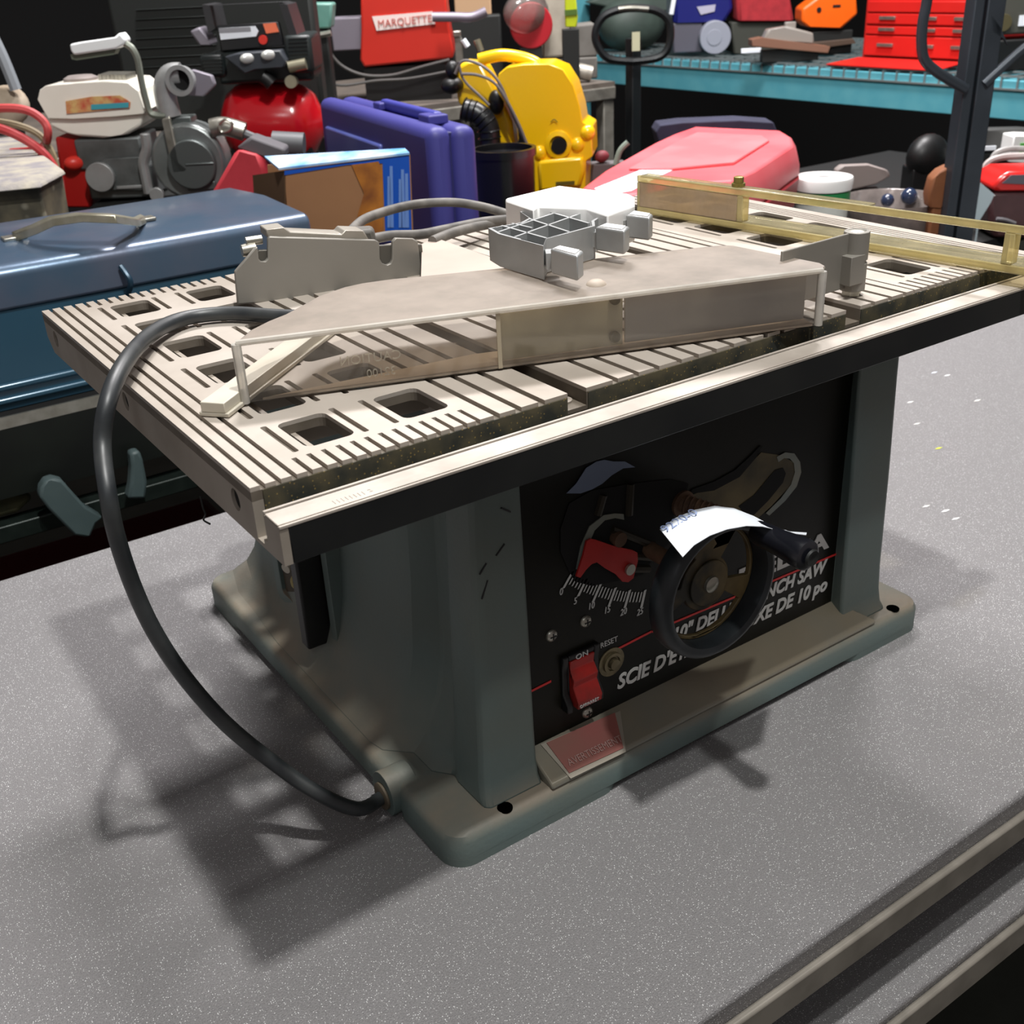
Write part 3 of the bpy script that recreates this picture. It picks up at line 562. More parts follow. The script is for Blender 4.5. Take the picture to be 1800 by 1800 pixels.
# flat splitter plate
sp = MB(); sp.prism([at_z(x, y, H + .016) for x, y in [(742, 432), (765, 421), (830, 444), (905, 470), (930, 500), (740, 505)]], (0, 0, .0016))
sp.prism([at_z(x, y, H + .0002) for x, y in [(760, 470), (800, 465), (830, 480), (780, 490)]], (0, 0, .0156))
tag(sp.build('splitter_plate', mat('dusty_flat_steel', '#b3a498', .55, .1, var=(20, '#a3958a', .6))), 'dusty flat steel plate lying between the fence bracket and the ribbed casting', 'metal plate')
# ribbed casting
CT = H + .060; CB = H + .0382
ca = thing('fence_head_casting', at_z(950, 450, CB), 'light grey die-cast fence head with open ribbed cells and square lugs resting on the guard', 'casting')
def cz(x, y, z=CT): return at_z(x, y, z)
lat = [(858, 401), (915, 391), (930, 383), (914, 372), (939, 365), (1020, 360), (1064, 376), (1045, 388), (1046, 397), (960, 420), (955, 432), (876, 411)]
o_ = [cz(*p) for p in lat]; cen = sum(o_, Vector()) / len(o_); inn = [p + (cen - p).normalized() * .0022 for p in o_]
mb = MB(); mb.prism([p - Vector((0, 0, CT - CB)) for p in o_], (0, 0, CT - CB), holes=[[p - Vector((0, 0, CT - CB)) for p in inn]]); mb.prism([p - Vector((0, 0, CT - CB - .003)) for p in inn], (0, 0, .003)); mb.build('casting_wall', M_casting, ca, bevel=.0005)
mb = MB()
for a, b in (((877, 407), (1010, 362)), ((905, 416), (1040, 368)), ((882, 396), (960, 418)), ((930, 384), (1000, 407)), ((966, 372), (1035, 392)), ((1000, 362), (1056, 380)), ((900, 392), (935, 400))):
    a = cz(*a); b = cz(*b); dd = (b - a).normalized(); qq = Vector((-dd.y, dd.x, 0)) * .0009
    mb.hexa([a - qq - Vector((0, 0, .018)), b - qq - Vector((0, 0, .018)), b + qq - Vector((0, 0, .018)), a + qq - Vector((0, 0, .018))], [a - qq, b - qq, b + qq, a + qq])
mb.build('rib', M_casting, ca)
o_ = [cz(*p, CT + .004) for p in [(888, 349), (984, 326), (1040, 333), (1105, 340), (1116, 345), (1116, 360), (1068, 378), (1030, 366), (945, 362), (938, 368), (890, 352)]]
mb = MB(); mb.prism([p - Vector((0, 0, .0255)) for p in o_], (0, 0, .0255)); mb.build('casting_cover', mat('bright_bare_casting', '#f0efed', .4, .15), ca, bevel=.0015)
for (a, b, c_, d_) in (((967, 437), (980, 431), (1026, 441), (1015, 450)), ((1046, 399), (1062, 392), (1107, 398), (1098, 406)), ((1100, 378), (1112, 370), (1148, 376), (1142, 383))):
    pts = [cz(*a), cz(*d_), cz(*c_), cz(*b)]; mb = MB(); mb.prism([p - Vector((0, 0, .0155)) for p in pts], (0, 0, .0155)); lg = mb.build('lug', M_casting, ca, bevel=.0012)
    c0 = sum(pts, Vector()) / 4; mb = MB(); mb.prism([c0 + (p - c0) * .75 for p in pts], (0, 0, .0006)); mb.build('lug_pad', mat('bright_bare_casting', '#d9d8d6'), lg)
    n0 = (pts[0] + pts[3]) / 2; t0_ = cen; dd = (t0_ - n0); dd.z = 0; dd.normalize(); qq = Vector((-dd.y, dd.x, 0)) * .005; mb = MB()
    mb.hexa([n0 - qq - Vector((0, 0, .014)), n0 + dd * .012 - qq - Vector((0, 0, .014)), n0 + dd * .012 + qq - Vector((0, 0, .014)), n0 + qq - Vector((0, 0, .014))], [n0 - qq - Vector((0, 0, .004)), n0 + dd * .012 - qq - Vector((0, 0, .004)), n0 + dd * .012 + qq - Vector((0, 0, .004)), n0 + qq - Vector((0, 0, .004))]); mb.build('lug_neck', M_casting, lg)
# amber guard frame
ag = thing('amber_guard_frame', (.46, .13, H), 'amber translucent plastic guard frame lying over the right side of the saw table', 'blade guard')
ZL, ZU = H + .0015, H + .036
def seg3(pa, pb, z0, z1, wd, name, m): # bar between two plan points
    a = Vector((pa.x, pa.y, 0)); b = Vector((pb.x, pb.y, 0)); dd = (b - a).normalized(); qq = Vector((dd.y, -dd.x, 0)) * wd; mbx = MB()
    mbx.hexa([a + Vector((0, 0, z0)), b + Vector((0, 0, z0)), b + qq + Vector((0, 0, z0)), a + qq + Vector((0, 0, z0))], [a + Vector((0, 0, z1)), b + Vector((0, 0, z1)), b + qq + Vector((0, 0, z1)), a + qq + Vector((0, 0, z1))]); return mbx.build(name, m, ag, bevel=.0008)
A0 = at_z(1119, 374, ZL); A1 = at_z(1840, 492, ZL)
dA = (A1 - A0).normalized(); qA = Vector((dA.y, -dA.x, 0))
if qA.x < 0: qA = -qA
T0 = A0 + Vector((0, 0, ZU - ZL)); T1 = A1 + Vector((0, 0, ZU - ZL))
def abox(s0, s1, t0, t1, z0, z1, name, m, bev=.0008):
    o = Vector((A0.x, A0.y, 0)); p = [o + dA * s + qA * t for s, t in ((s0, t0), (s1, t0), (s1, t1), (s0, t1))]; mbx = MB(); mbx.hexa([v + Vector((0, 0, z0)) for v in p], [v + Vector((0, 0, z1)) for v in p]); return mbx.build(name, m, ag, bevel=bev)
LA = (A1 - A0).length
abox(0, LA, 0, .003, ZL, ZL + .006, 'lower_rail', M_amberd)
abox(0, LA, 0, .0028, ZU - .006, ZU, 'upper_rail', M_amberd)
abox(.002, LA * .62, .0028, .014, ZU - .0022, ZU, 'upper_side', M_amber)
abox(.002, LA, .0032, .046, ZL, ZL + .002, 'lower_side', M_amber)
abox(0, .003, 0, .012, ZL + .006, ZU - .006, 'end_post', M_amberd)
abox(.003, .115, .0002, .0022, ZL + .006, ZU - .006, 'end_panel', clear('milky_amber_panel', '#ead9b8', '#cdb9a0', .7, .1))
abox(.115, .121, 0, .010, ZL + .006, ZU - .006, 'middle_post', M_amberd)
abox(LA - .035, LA - .027, 0, .010, ZL + .006, ZU - .006, 'middle_post', M_amberd)
c = Vector((A0.x, A0.y, ZU)) + dA * .110 + qA * .008; MB().lathe(c, (0, 0, 1), [(0, .006), (.003, .006), (.0032, .0045), (.008, .0045), (.0085, .003)], 12).build('brass_bolt', mat('brass', '#8f8348', .35, .8), ag)
# grey cords and plug behind the bracket
pc = thing('coiled_power_cord', at_z(700, 400, H), 'dusty grey power cord looped with its plug behind the fence bracket', 'power cord')
mb = MB(); mb.tube([at_z(612, 412, H + .028), at_z(640, 386, H + .025), at_z(690, 368, H + .022), at_z(740, 358, H + .02), at_z(800, 356, H + .018), at_z(850, 364, H + .014), at_z(900, 378, H + .010), at_z(960, 388, H + .006)], .0042, 10)
mb.tube([at_z(655, 420, H + .024), at_z(690, 414, H + .022), at_z(740, 412, H + .018), at_z(790, 402, H + .016), at_z(850, 390, H + .014), at_z(910, 384, H + .010)], .0042, 10)
mb.tube([at_z(760, 424, H + .018), at_z(800, 408, H + .017), at_z(850, 396, H + .012), at_z(900, 388, H + .006)], .0042, 10); mb.build('cord', M_cordg, pc)
mb = MB(); a = at_z(594, 407, H + .034); b = at_z(662, 403, H + .034); dd = (b - a).normalized(); qq = Vector((-dd.y, dd.x, 0)) * .018
mb.hexa([a + Vector((0, 0, -.018)), b + Vector((0, 0, -.018)), b + qq + Vector((0, 0, -.018)), a + qq + Vector((0, 0, -.018))], [a + dd * .002, b - dd * .003, b + qq - dd * .004, a + qq + dd * .003]); mb.build('plug', mat('dusty_plug', '#47443f', .6, 0, var=(30, '#77716a', .6)), pc, bevel=.003)
# ------------------------------------------------------------------ dark leftover wire hanging from the table
MB().tube([at_x(352, 872, -.09), at_x(357, 893, -.09), at_x(361, 904, -.09), at_x(358, 914, -.09), at_x(369, 921, -.09)], .0006, 6).build('wire_scrap', M_dark, saw)

# ================================================================== BACKGROUND
class BG:
    """a place behind the bench: a vertical plane through a spot on height z0; outlines get their own depth"""
    def __init__(s, px, z0, D=None, X=None, Y=None, yaw=0):
        s.M, s.o, s.S, s.py = frame(px, z0, D, X, Y, yaw); s.I = s.M.inverted(); s.ay = Vector((s.M[0][1], s.M[1][1], 0)) / s.S; s.ax = Vector((s.M[0][0], s.M[1][0], 0)) / s.S; s.z0 = z0
    def P(s, x, y, off=0):
        p = s.o + s.ay * off * s.S; d = ray(x, y); return CC + d * ((p - CC).dot(s.ay) / d.dot(s.ay))
    def box(s, mb, x0, y0, x1, y1, a, b, floor=False):
        p = s.I @ s.P(x0, y1, a); q = s.I @ s.P(x1, y0, a); z0 = 0 if floor else p.z; c = [(p.x, a), (q.x, a), (q.x, b), (p.x, b)]
        return mb.hexa([s.M @ Vector((x, y, z0)) for x, y in c], [s.M @ Vector((x, y, q.z)) for x, y in c])
    def poly(s, mb, pts, a, b): return mb.prism([s.P(x, y, a) for x, y in pts], s.ay * (b - a) * s.S)
    def ell(s, mb, x, y, rx, ry, rz, off=0): c = s.P(x, y, off); return mb.ell(c, rx * s.S, ry * s.S, rz * s.S)
    def tube(s, mb, pts, r, off=0, n=8): return mb.tube([s.P(p[0], p[1], p[2] if len(p) > 2 else off) for p in pts], r * s.S, n)
    def disc(s, mb, x, y, r, a, b, ax=None, n=28): c = s.P(x, y, a); return mb.lathe(c, ax or s.ay, [(0, r * s.S), ((b - a) * s.S, r * s.S)], n)
    def thing(s, name, label, cat, group=None): return thing(name, s.o, label, cat, group)
TA = .10
# ---- tables and shelves
ta = thing('display_table', (.2, 1.4, BZ), 'long dark display table behind the bench crowded with used tools', 'table')
MB().box(-1.1, 1.36, .832, 1.93, TA - .012, TA).build('table_top', mat('near_black_board', '#0a0a0a', .85), ta, bevel=.002)
MB().box(-1.1, 1.36, .8285, .8318, TA - .012, TA + .002).build('metal_edge', M_chrome, ta)
MB().box(-1.1, 1.36, .829, .834, .004, TA - .0121).build('fascia', mat('dark_green_fascia', '#0a0e0c', .5, .1, var=(12, '#141a14', .8)), ta)
MB().box(-1.1, 1.36, .829, .86, -.052, -.03).build('lower_rail', mat('worn_dark_rail', '#1a221f', .4, .4, var=(30, '#38423d', .4)), ta, bevel=.002)
for x in (-1.0, 1.3):
    for y in (.88, 1.88): MB().box(x - .03, x + .03, y - .02, y + .02, BZ, .003 if y < 1 else TA - .0121).build('leg', M_dark, ta)
TB = 0.0
tb = thing('side_table', (1.9, 1.2, BZ), 'low dark table on the right holding buckets and kitchenware', 'table')
M_vdark = mat('near_black_board', '#0a0a0a', .85)
MB().box(1.40, 2.5, .795, 1.62, TB - .02, TB).build('table_top', M_vdark, tb)
for x in (1.45, 2.45):
    for y in (.85, 1.58): MB().box(x - .02, x + .02, y - .02, y + .02, BZ, TB - .0201).build('leg', M_vdark, tb)
g = at_d(1081, 143, 3.0); TC = g.z
tc_ = thing('grey_steel_table', (1.0, 2.3, BZ), 'grey steel-frame table at the back carrying the red welder and boxes', 'table')
M_gst = mat('grey_steel_tube', '#7d7a72', .5, .3, var=(30, '#5f5b52', .6))
MB().box(-.6, g.x, g.y, g.y + .8, TC - .012, TC).build('table_top', mat('brown_grey_board', '#57504a', .7, 0, var=(14, '#6e6459', .6)), tc_)
MB().box(-.6, g.x, g.y - .004, g.y + .03, TC - .045, TC - .0121).build('front_beam', M_gst, tc_, bevel=.003)
for x in (-.55, g.x - .022):
    for y in (g.y + .0, g.y + .75): MB().box(x - .018, x + .018, y, y + .036, BZ, TC - .0451 if y < g.y + .1 else TC - .0121).build('leg', M_gst, tc_, bevel=.003)
SX = 2.7; SZ = .184
sh = thing('teal_rack', (3.1, 2, BZ), 'teal-beamed storage rack with a wire deck at the right rear', 'storage rack')
M_teal = mat('teal_enamel', '#529cab', .5, .1, var=(16, '#66abb5', .5))
MB().box(SX, SX + .05, .55, 3.35, SZ - .103, SZ).build('front_beam', M_teal, sh, bevel=.003)
MB().box(SX + .9, SX + .95, .55, 3.35, SZ - .103, SZ).build('rear_beam', M_teal, sh)
M_wire = mat('zinc_wire', '#a7b0b0', .35, .7)
mb = MB()
for k in range(56): y = .57 + .05 * k; mb.box(SX - .004, SX + .95, y, y + .005, SZ + .0005, SZ + .006)
for k in range(10): x = SX + .01 + .1 * k; mb.box(x, x + .005, .55, 3.35, SZ + .006, SZ + .011)
for k in range(56): y = .57 + .05 * k; mb.box(SX - .005, SX - .0005, y, y + .005, SZ - .022, SZ + .006)
mb.box(SX - .006, SX - .0005, .55, 3.35, SZ - .026, SZ - .021)
mb.build('wire_deck', M_wire, sh, smooth=0)
for y in (.50, 3.36): MB().box(SX + .0, SX + .08, y, y + .05, BZ, 1.6).build('upright', M_teal, sh, bevel=.003)
# ---- pallet jack handles
def jack(px, py, D, label, sc, hook):
    p = at_d(px, py, D); t = thing('pallet_jack_handle', (p.x, p.y, BZ), label, 'cart handle', 'black hand truck handles'); del t['group']
    b = BG(px, TA, D); b.o = Vector((p.x, p.y, 0)); return t, p
t, p = jack(1113, 150, 2.9, 'black oval loop handle on a post standing in front of the teal beam', 1, 0)
b = BG(1113, TA, 2.9); S = b.S; M_jack = mat('black_powder_coat', '#1a1d1f', .4, .2)
MB().box(p.x - .015, p.x + .015, p.y - .015, p.y + .015, BZ, b.P(1117, 70).z).build('post', M_jack, t, bevel=.002)
mb = MB(); b.tube(mb, [(1112, 108), (1070, 103), (1050, 80), (1047, 55), (1060, 30), (1085, 18), (1115, 14), (1150, 18), (1172, 32), (1179, 55), (1174, 85), (1155, 102), (1112, 108)], 6.5); mb.build('loop_grip', M_jack, t)
mb = MB(); b.box(mb, 1111, 56, 1125, 90, -9, -7.2); mb.build('sticker', mat('yellowed_sticker', '#c9c8a8', .6), t)
mb = MB(); b.tube(mb, [(1087, 16), (1110, 14), (1140, 16)], 4, -6); mb.build('bright_sleeve', M_chrome, t)
p = at_d(1716, 190, 2.0); t = thing('pallet_jack_handle', (p.x, p.y, BZ), 'large dark steel jack post with curved grips at the right edge of the photo', 'cart handle')
M_jk2 = mat('dark_blue_grey_steel', '#343b42', .4, .35, var=(10, '#454c54', .5))
b = BG(1716, TA, 2.0)
for dx, w_ in ((-.026, .018), (-.004, .032)):
    o = Vector((p.x, p.y, 0)) + b.ax * dx; q = o + b.ax * w_; c_ = [o, q, q + b.ay * (.03 if dx > -.01 else .045), o + b.ay * (.03 if dx > -.01 else .045)]
    if dx < -.01: c_ = [v + b.ay * .004 for v in c_]
    mb = MB(); mb.hexa([v + Vector((0, 0, BZ)) for v in c_], [v + Vector((0, 0, .62)) for v in c_]); mb.build('post', M_jk2, t, bevel=.002)
b.o = Vector((p.x, p.y, p.z))
mb = MB(); b.tube(mb, [(1632, -20), (1628, 10), (1622, 40), (1620, 75), (1625, 105), (1645, 125), (1672, 142), (1698, 157)], [9 * b.S / b.S] and 9, 0, 12); mb.build('left_grip', M_jk2, t)
mb = MB(); b.tube(mb, [(1730, 148), (1760, 120), (1800, 85), (1840, 60)], 8, 0, 12); mb.build('right_grip', M_jk2, t)
mb = MB(); b.poly(mb, [(1742, 25), (1760, 50), (1772, 80), (1765, 68), (1745, 56)], 0, 8); mb.build('lever', M_jk2, t)
# ---- blue steel toolbox
by0, by1 = .85, 1.13
L_ = -.62; Rr_ = .333
bt = thing('toolbox', (-.1, .99, TA), 'long blue steel toolbox with a chrome strap handle on its lid, left behind the saw', 'toolbox')
M_blue = mat('blue_hammered_enamel', '#30566c', .30, .25, var=(6, '#284a5e', .5), spec=.7, coat=.3)
M_lid = mat('scuffed_blue_lid', '#4c6278', .30, .4, var=(10, '#62687a', .85), bump=(40, .0003), coat=.3)
mb = MB(); mb.box(L_, Rr_ - .004, by0 + .004, by1 - .004, TA, .216)
for k in range(2): mb.tube([(L_, by0 + .003, .113 + .016 * k), (Rr_ - .006, by0 + .003, .113 + .016 * k)], .005, 8, smooth=False)
mb.build('body', M_blue, bt, bevel=.003)
pr_ = [(by0, .2165), (by0, .252)] + [(by0 + .016 - .016 * math.cos(R(a)), .252 + .014 * math.sin(R(a))) for a in (20, 45, 70, 90)] + [((by0 + by1) / 2, .272)] + [(by1 - .016 + .016 * math.sin(R(a)), .252 + .014 * math.cos(R(a))) for a in (0, 20, 45, 70, 90)] + [(by1, .2165)]
MB().prism([(L_, y, z) for y, z in pr_], (Rr_ - L_, 0, 0)).build('lid', M_lid, bt, bevel=.004)
mb = MB(); hh = [at_z(25, 418, .272), at_z(60, 405, .285), at_z(90, 391, .295), at_z(140, 384, .300), at_z(200, 386, .297), at_z(240, 392, .280), at_z(252, 386, .272)]
rs = []
for i_, p in enumerate(hh): rs.append([p + Vector((0, -.012, -.003)), p + Vector((0, .012, -.003)), p + Vector((0, .009, .006)), p + Vector((0, -.009, .006))])
mb.loft(rs); mb.build('handle', mat('worn_chrome_strap', '#c4c0ae', .3, .8, var=(40, '#8f8a6a', .5)), bt, bevel=.001)
for p in (hh[0], hh[-1]): MB().box(p.x - .014, p.x + .014, p.y - .010, p.y + .010, .2705, .2745).build('handle_foot', M_chrome, bt, bevel=.001)
mb = MB(); a = at_y(212, 468, by0 - .003); c_ = at_y(224, 518, by0 - .003); mb.tube([a, a.lerp(c_, .5) + Vector((.004, -.012, 0)), c_], .0035, 8); mb.build('hasp_hook', mat('blue_black_hook', '#1f3a4c', .35, .3), bt)
# ---- things under the table edge
for nm, pts, lb in (('plastic_pad', [(72, 858), (80, 846), (95, 841), (110, 845), (130, 868), (150, 890), (182, 910), (170, 920), (163, 935), (160, 944), (150, 945), (132, 942), (110, 920), (85, 895), (70, 875)], 'frosted grey rounded plastic pad hanging slanted below the dark table edge'),
                    ('plastic_strap', [(229, 797), (246, 792), (252, 808), (260, 848), (257, 878), (224, 878), (230, 850), (232, 820)], 'narrow frosted grey plastic strap behind the black cord below the dark table edge')):
    mb = MB(); mb.prism([at_y(x, y, .80) for x, y in pts], (0, .018, 0)); tag(mb.build(nm, mat('frosted_grey_plastic', '#4c5b5c', .5, 0, var=(20, '#3f4e4f', .5)), None, bevel=.004), lb, 'plastic part')
mb = MB(); mb.loft([[at_y(x, y, Y_) for x, y in ((-30, 872), (20, 868), (52, 866), (56, 876), (30, 900), (0, 908), (-30, 912))] for Y_ in (.845, .95)]); tag(mb.build('canvas_bag', mat('olive_canvas', '#3c3d28', .8, 0, var=(30, '#5a5438', .7)), None, bevel=.006), 'crumpled olive canvas bag at the left under the dark table', 'bag')
mb = MB(); mb.box(-.6, .35, 1.0, 1.6, BZ, -.42); tag(mb.build('red_bin', mat('deep_red_plastic', '#6d1216', .5), None, bevel=.02), 'deep red bin on the floor beneath the dark display table', 'bin')
# ---- stained cement bucket, far left
b = BG(20, TA, 1.62); t = b.thing('stained_box', 'cement-splattered square tin with a crusted grey top at the left edge', 'tin')
tz = .285; q = [at_z(x, y, tz) for x, y in [(-60, 300), (-40, 236), (30, 238), (112, 300), (70, 322), (-30, 332)]]; cq = sum(q, Vector()) / 6
MB().loft([[Vector((cq.x + (p.x - cq.x) * k, cq.y + (p.y - cq.y) * k, z)) for p in q] for z, k in ((TA, .86), (tz - .006, .96))]).build('tin_body', mat('splattered_tin', '#514d42', .6, .1, var=(18, '#8a7f66', .8), speck=(40, '#b9b29f', .4)), t, bevel=.003)
MB().loft([[Vector((cq.x + (p.x - cq.x) * k, cq.y + (p.y - cq.y) * k, z)) for p in q] for z, k in ((tz - .0059, 1.02), (tz, 1.0), (tz + .006, .9))]).build('crusted_lid', mat('crusted_cement', '#827e80', .9, 0, var=(30, '#aaa391', .8), bump=(60, .003)), t, bevel=.002)
b = BG(10, TA, 1.92); t = b.thing('red_hose', 'loops of red rubber hose beside the white-tank pump', 'hose')
mb = MB(); b.tube(mb, [(-40, 195, 0), (10, 190, 0), (50, 195, 0), (78, 215, 0), (84, 240, 4), (70, 262, 60), (20, 268, 80)], 7); b.tube(mb, [(-40, 222, -10), (0, 226, -10), (40, 243, -10), (75, 268, -10), (98, 300, -6), (106, 330, 0), (104, 350, 0)], 8); mb.build('hose', mat('red_rubber', '#a8272b', .5, 0, var=(20, '#c9615e', .6)), t)
mb = MB(); b.tube(mb, [(-30, 210, 20), (30, 220, 20), (70, 238, 20), (92, 270, 20), (100, 300, 20)], 6); mb.build('tan_hose', mat('tan_rubber_hose', '#8a7c60', .6), t)
b = BG(20, TA, 2.15); t = b.thing('grey_pipe', 'slanted pale grey pipe at the far left edge above the hose', 'pipe'); 
mb = MB(); b.tube(mb, [(-25, 40), (0, 90), (15, 125), (28, 158)], 10); mb.build('pipe', mat('pale_grey_pipe', '#9da3aa', .35, .4), t)
mb = MB(); b.ell(mb, 15, 185, 34, 30, 32, 20); mb.build('cloth_wrap', mat('stained_cloth', '#b3a594', .9, 0, var=(20, '#8d7c66', .7)), t)
mb = MB(); b.box(mb, 0, 200, 26, 420, 15, 40, True); mb.build('pipe_stand', M_dark, t)
# ---- water pump with white tank
b = BG(230, TA, 2.05); t = b.thing('water_pump', 'petrol water pump with a white fuel tank and grey cast pump head', 'water pump')
mb = MB()
lo_ = [(86, 203), (92, 225), (120, 238), (200, 238), (245, 224), (253, 198)]; 
b.poly(mb, [(84, 208), (88, 222), (110, 233), (140, 240), (180, 243), (225, 236), (247, 222), (254, 200)], 0, 120)
tank = mb.build('fuel_tank', mat('white_tank_enamel', '#f1ede2', .35, 0, var=(8, '#ddd5c4', .4), coat=.2), t, bevel=.012, seg=4)
mb = MB(); b.poly(mb, [(70, 158), (80, 151), (110, 148), (180, 144), (225, 146), (243, 160), (252, 188), (258, 194), (252, 200), (200, 205), (130, 209), (85, 208), (77, 195), (66, 175)], -8, 125); mb.build('tank_shell', MATS['white_tank_enamel'], t, bevel=.014, seg=4)
mb = MB(); b.poly(mb, [(115, 178), (160, 170), (210, 168), (222, 175), (229, 180), (228, 190), (160, 196), (117, 200)], -10.5, -8.5); mb.build('brand_decal', mat('worn_red_yellow_decal', '#c3583f', .6, 0, var=(60, '#d9c07a', .8)), t)
mb = MB(); b.poly(mb, [(160, 184), (226, 180), (226, 189), (160, 193)], -12, -10.6); mb.build('decal_band', mat('turquoise_band', '#3f9fae', .5), t)
mb = MB(); p = b.P(145, 152, 50); mb.lathe(p, (0, 0, 1), [(0, 28 * b.S), (14 * b.S, 28 * b.S), (18 * b.S, 20 * b.S)], 24); mb.build('fuel_cap', mat('grey_fuel_cap', '#a09692', .5, .4), t)
mb = MB()
for k in range(7): b.box(mb, 174 + 7 * k, 131, 178 + 7 * k, 143, 30, 90)
mb.build('muffler_guard', M_chrome, t)
mb = MB(); b.box(mb, 140, 240, 245, 300, 5, 110); b.box(mb, 160, 290, 262, 352, -5, 100); b.poly(mb, [(160, 300), (182, 280), (250, 276), (262, 300), (262, 335), (165, 335)], -14, -5); mb.build('engine_block', mat('grey_cast_engine', '#6f7373', .45, .5, var=(20, '#4b4e4c', .7)), t, bevel=.004)
mb = MB(); b.disc(mb, 175, 312, 24, -24, -14); b.box(mb, 205, 325, 250, 333, -16, -14); mb.build('engine_cover', M_casting, t, bevel=.002)
mb = MB(); b.poly(mb, [(95, 240), (140, 246), (162, 262), (165, 330), (160, 366), (108, 366), (104, 300)], 10, 100); mb.build('red_shroud', mat('red_recoil_shroud', '#a91a17', .4), t, bevel=.006)
mb = MB(); b.ell(mb, 130, 287, 17, 12, 12, 4); mb.build('red_lever', mat('bright_red_knob', '#d8352a', .4), t)
mb = MB(); b.disc(mb, 330, 285, 62, -25, 35, None); mb.build('pump_volute', mat('cast_pump_grey', '#8c9190', .35, .6, var=(16, '#696d6c', .6)), t, bevel=.006)
mb = MB(); b.box(mb, 292, 205, 335, 245, -10, 30); b.disc(mb, 336, 290, 40, -40, -25.1); b.box(mb, 325, 285, 375, 292, -42, -25); b.box(mb, 330, 318, 378, 336, -30, 20); mb.build('pump_casing', mat('cast_pump_dim', '#5f6564', .4, .5), t, bevel=.004)
mb = MB(); b.tube(mb, [(300, 205), (292, 175), (290, 150), (300, 132), (318, 130)], 18, 0, 14); mb.build('outlet_elbow', M_casting, t)
mb = MB(); ax_ = (-b.ay * .95 - b.ax * .1).normalized(); c = b.P(322, 140, -8); mb.lathe(c, ax_, [(0, 22 * b.S), (14 * b.S, 24 * b.S), (18 * b.S, 24 * b.S), (18 * b.S, 17 * b.S), (4 * b.S, 16 * b.S), (4 * b.S, .001)], 26); mb.build('outlet_mouth', M_casting, t)
c = c + ax_ * 4.3 * b.S; mb = MB(); mb.lathe(c, ax_, [(0, 15.8 * b.S), (.8 * b.S, 15.8 * b.S)], 24); mb.build('outlet_hole', M_slot, t)
mb = MB(); b.poly(mb, [(335, 122), (372, 133), (378, 150), (358, 170), (330, 168)], 4, 20); mb.build('outlet_flap', mat('mauve_grey_casting', '#85808a', .5, .3), t, bevel=.003)
mb = MB(); b.tube(mb, [(218, 75), (232, 85), (242, 105), (248, 140), (256, 175), (266, 200), (292, 204)], 5.5, -15); mb.build('handle_tube', mat('greenish_tube', '#7d8177', .4, .5), t)
mb = MB(); b.poly(mb, [(284, 210), (298, 205), (315, 285), (330, 297), (324, 302), (304, 304)], -40, -32); mb.build('handle_leg', M_chrome, t, bevel=.002)
mb = MB(); b.poly(mb, [(122, 78), (130, 76), (200, 66), (210, 57), (220, 70), (218, 78), (204, 86), (130, 97), (124, 90)], -28, 6); mb.build('white_grip', mat('white_plastic_cover', '#f0f3f3', .4), t, bevel=.003)
mb = MB(); b.poly(mb, [(124, 96), (204, 87), (200, 96), (135, 106), (126, 104)], -20, 4); mb.build('grip_underside', mat('olive_grey', '#5d6455', .6), t)
mb = MB(); b.tube(mb, [(255, 235), (258, 260), (252, 285), (256, 310), (262, 340)], 9, -20); b.disc(mb, 275, 343, 12, -30, -20); mb.build('carburettor', M_casting, t, bevel=.001)
mb = MB(); b.tube(mb, [(372, 225), (395, 222), (430, 232)], 15, -20, 14); mb.build('clamp_coupling', M_chrome, t)
mb = MB(); b.tube(mb, [(385, 218), (396, 210), (408, 216), (404, 228), (390, 232), (384, 222)], 2.5, -38, 6); mb.build('hose_clamp', M_chrome, t)
mb = MB(); b.tube(mb, [(430, 235), (455, 245), (480, 250)], 7, -20); b.tube(mb, [(480, 252), (535, 255)], 20, -20, 16); mb.build('suction_hose', mat('grey_rubber', '#55575a', .5), t)
mb = MB(); b.box(mb, 165, 350, 350, 366, -20, 110, True); mb.build('pump_base', M_dark, t)
# ---- ribbed black case behind
b = BG(370, TC, Y=g.y + .06); t = b.thing('ribbed_black_case', 'tall matt black case with horizontal ribs behind the compressor', 'case')
mb = MB(); b.box(mb, 225, -30, 545, 200, 0, 60, True); mb.build('case_body', mat('dark_green_black_plastic', '#181c1a', .6), t, bevel=.01)
mb = MB()
for k in range(7): b.box(mb, 238, 10 + 17 * k, 380, 18 + 17 * k, -4, 0)
mb.build('rib', mat('dark_green_black_rib', '#222826', .5), t, bevel=.002)
# ---- compressor
b = BG(480, TA, 2.3); t = b.thing('air_compressor', 'small air compressor with a glossy red tank and black control head', 'compressor')
mb = MB(); c = b.P(388, 215, 60); a_ = b.P(572, 215, 60); d = (a_ - c); Ln = d.length; d.normalize(); r = 66 * b.S
mb.lathe(c, d, [(-.0, .001), (.006, r * .35), (.02, r * .72), (.04, r * .93), (.06, r), (Ln - .06, r), (Ln - .04, r * .93), (Ln - .02, r * .72), (Ln - .006, r * .35), (Ln, .001)], 40)
mb.build('red_tank', mat('glossy_red_tank', '#c41420', .22, 0, coat=.6), t, smooth=60)
mb = MB()
for x in (420, 540): b.box(mb, x - 8, 260, x + 8, 300, 20, 100, True)
mb.build('foot', M_black, t)
mb = MB(); b.box(mb, 385, 80, 545, 150, 0, 110); b.box(mb, 355, 95, 392, 138, -8, 100); b.box(mb, 505, 60, 545, 130, -12, 100); mb.build('motor_cover', mat('black_green_plastic', '#1d2424', .42), t, bevel=.008)
mb = MB()
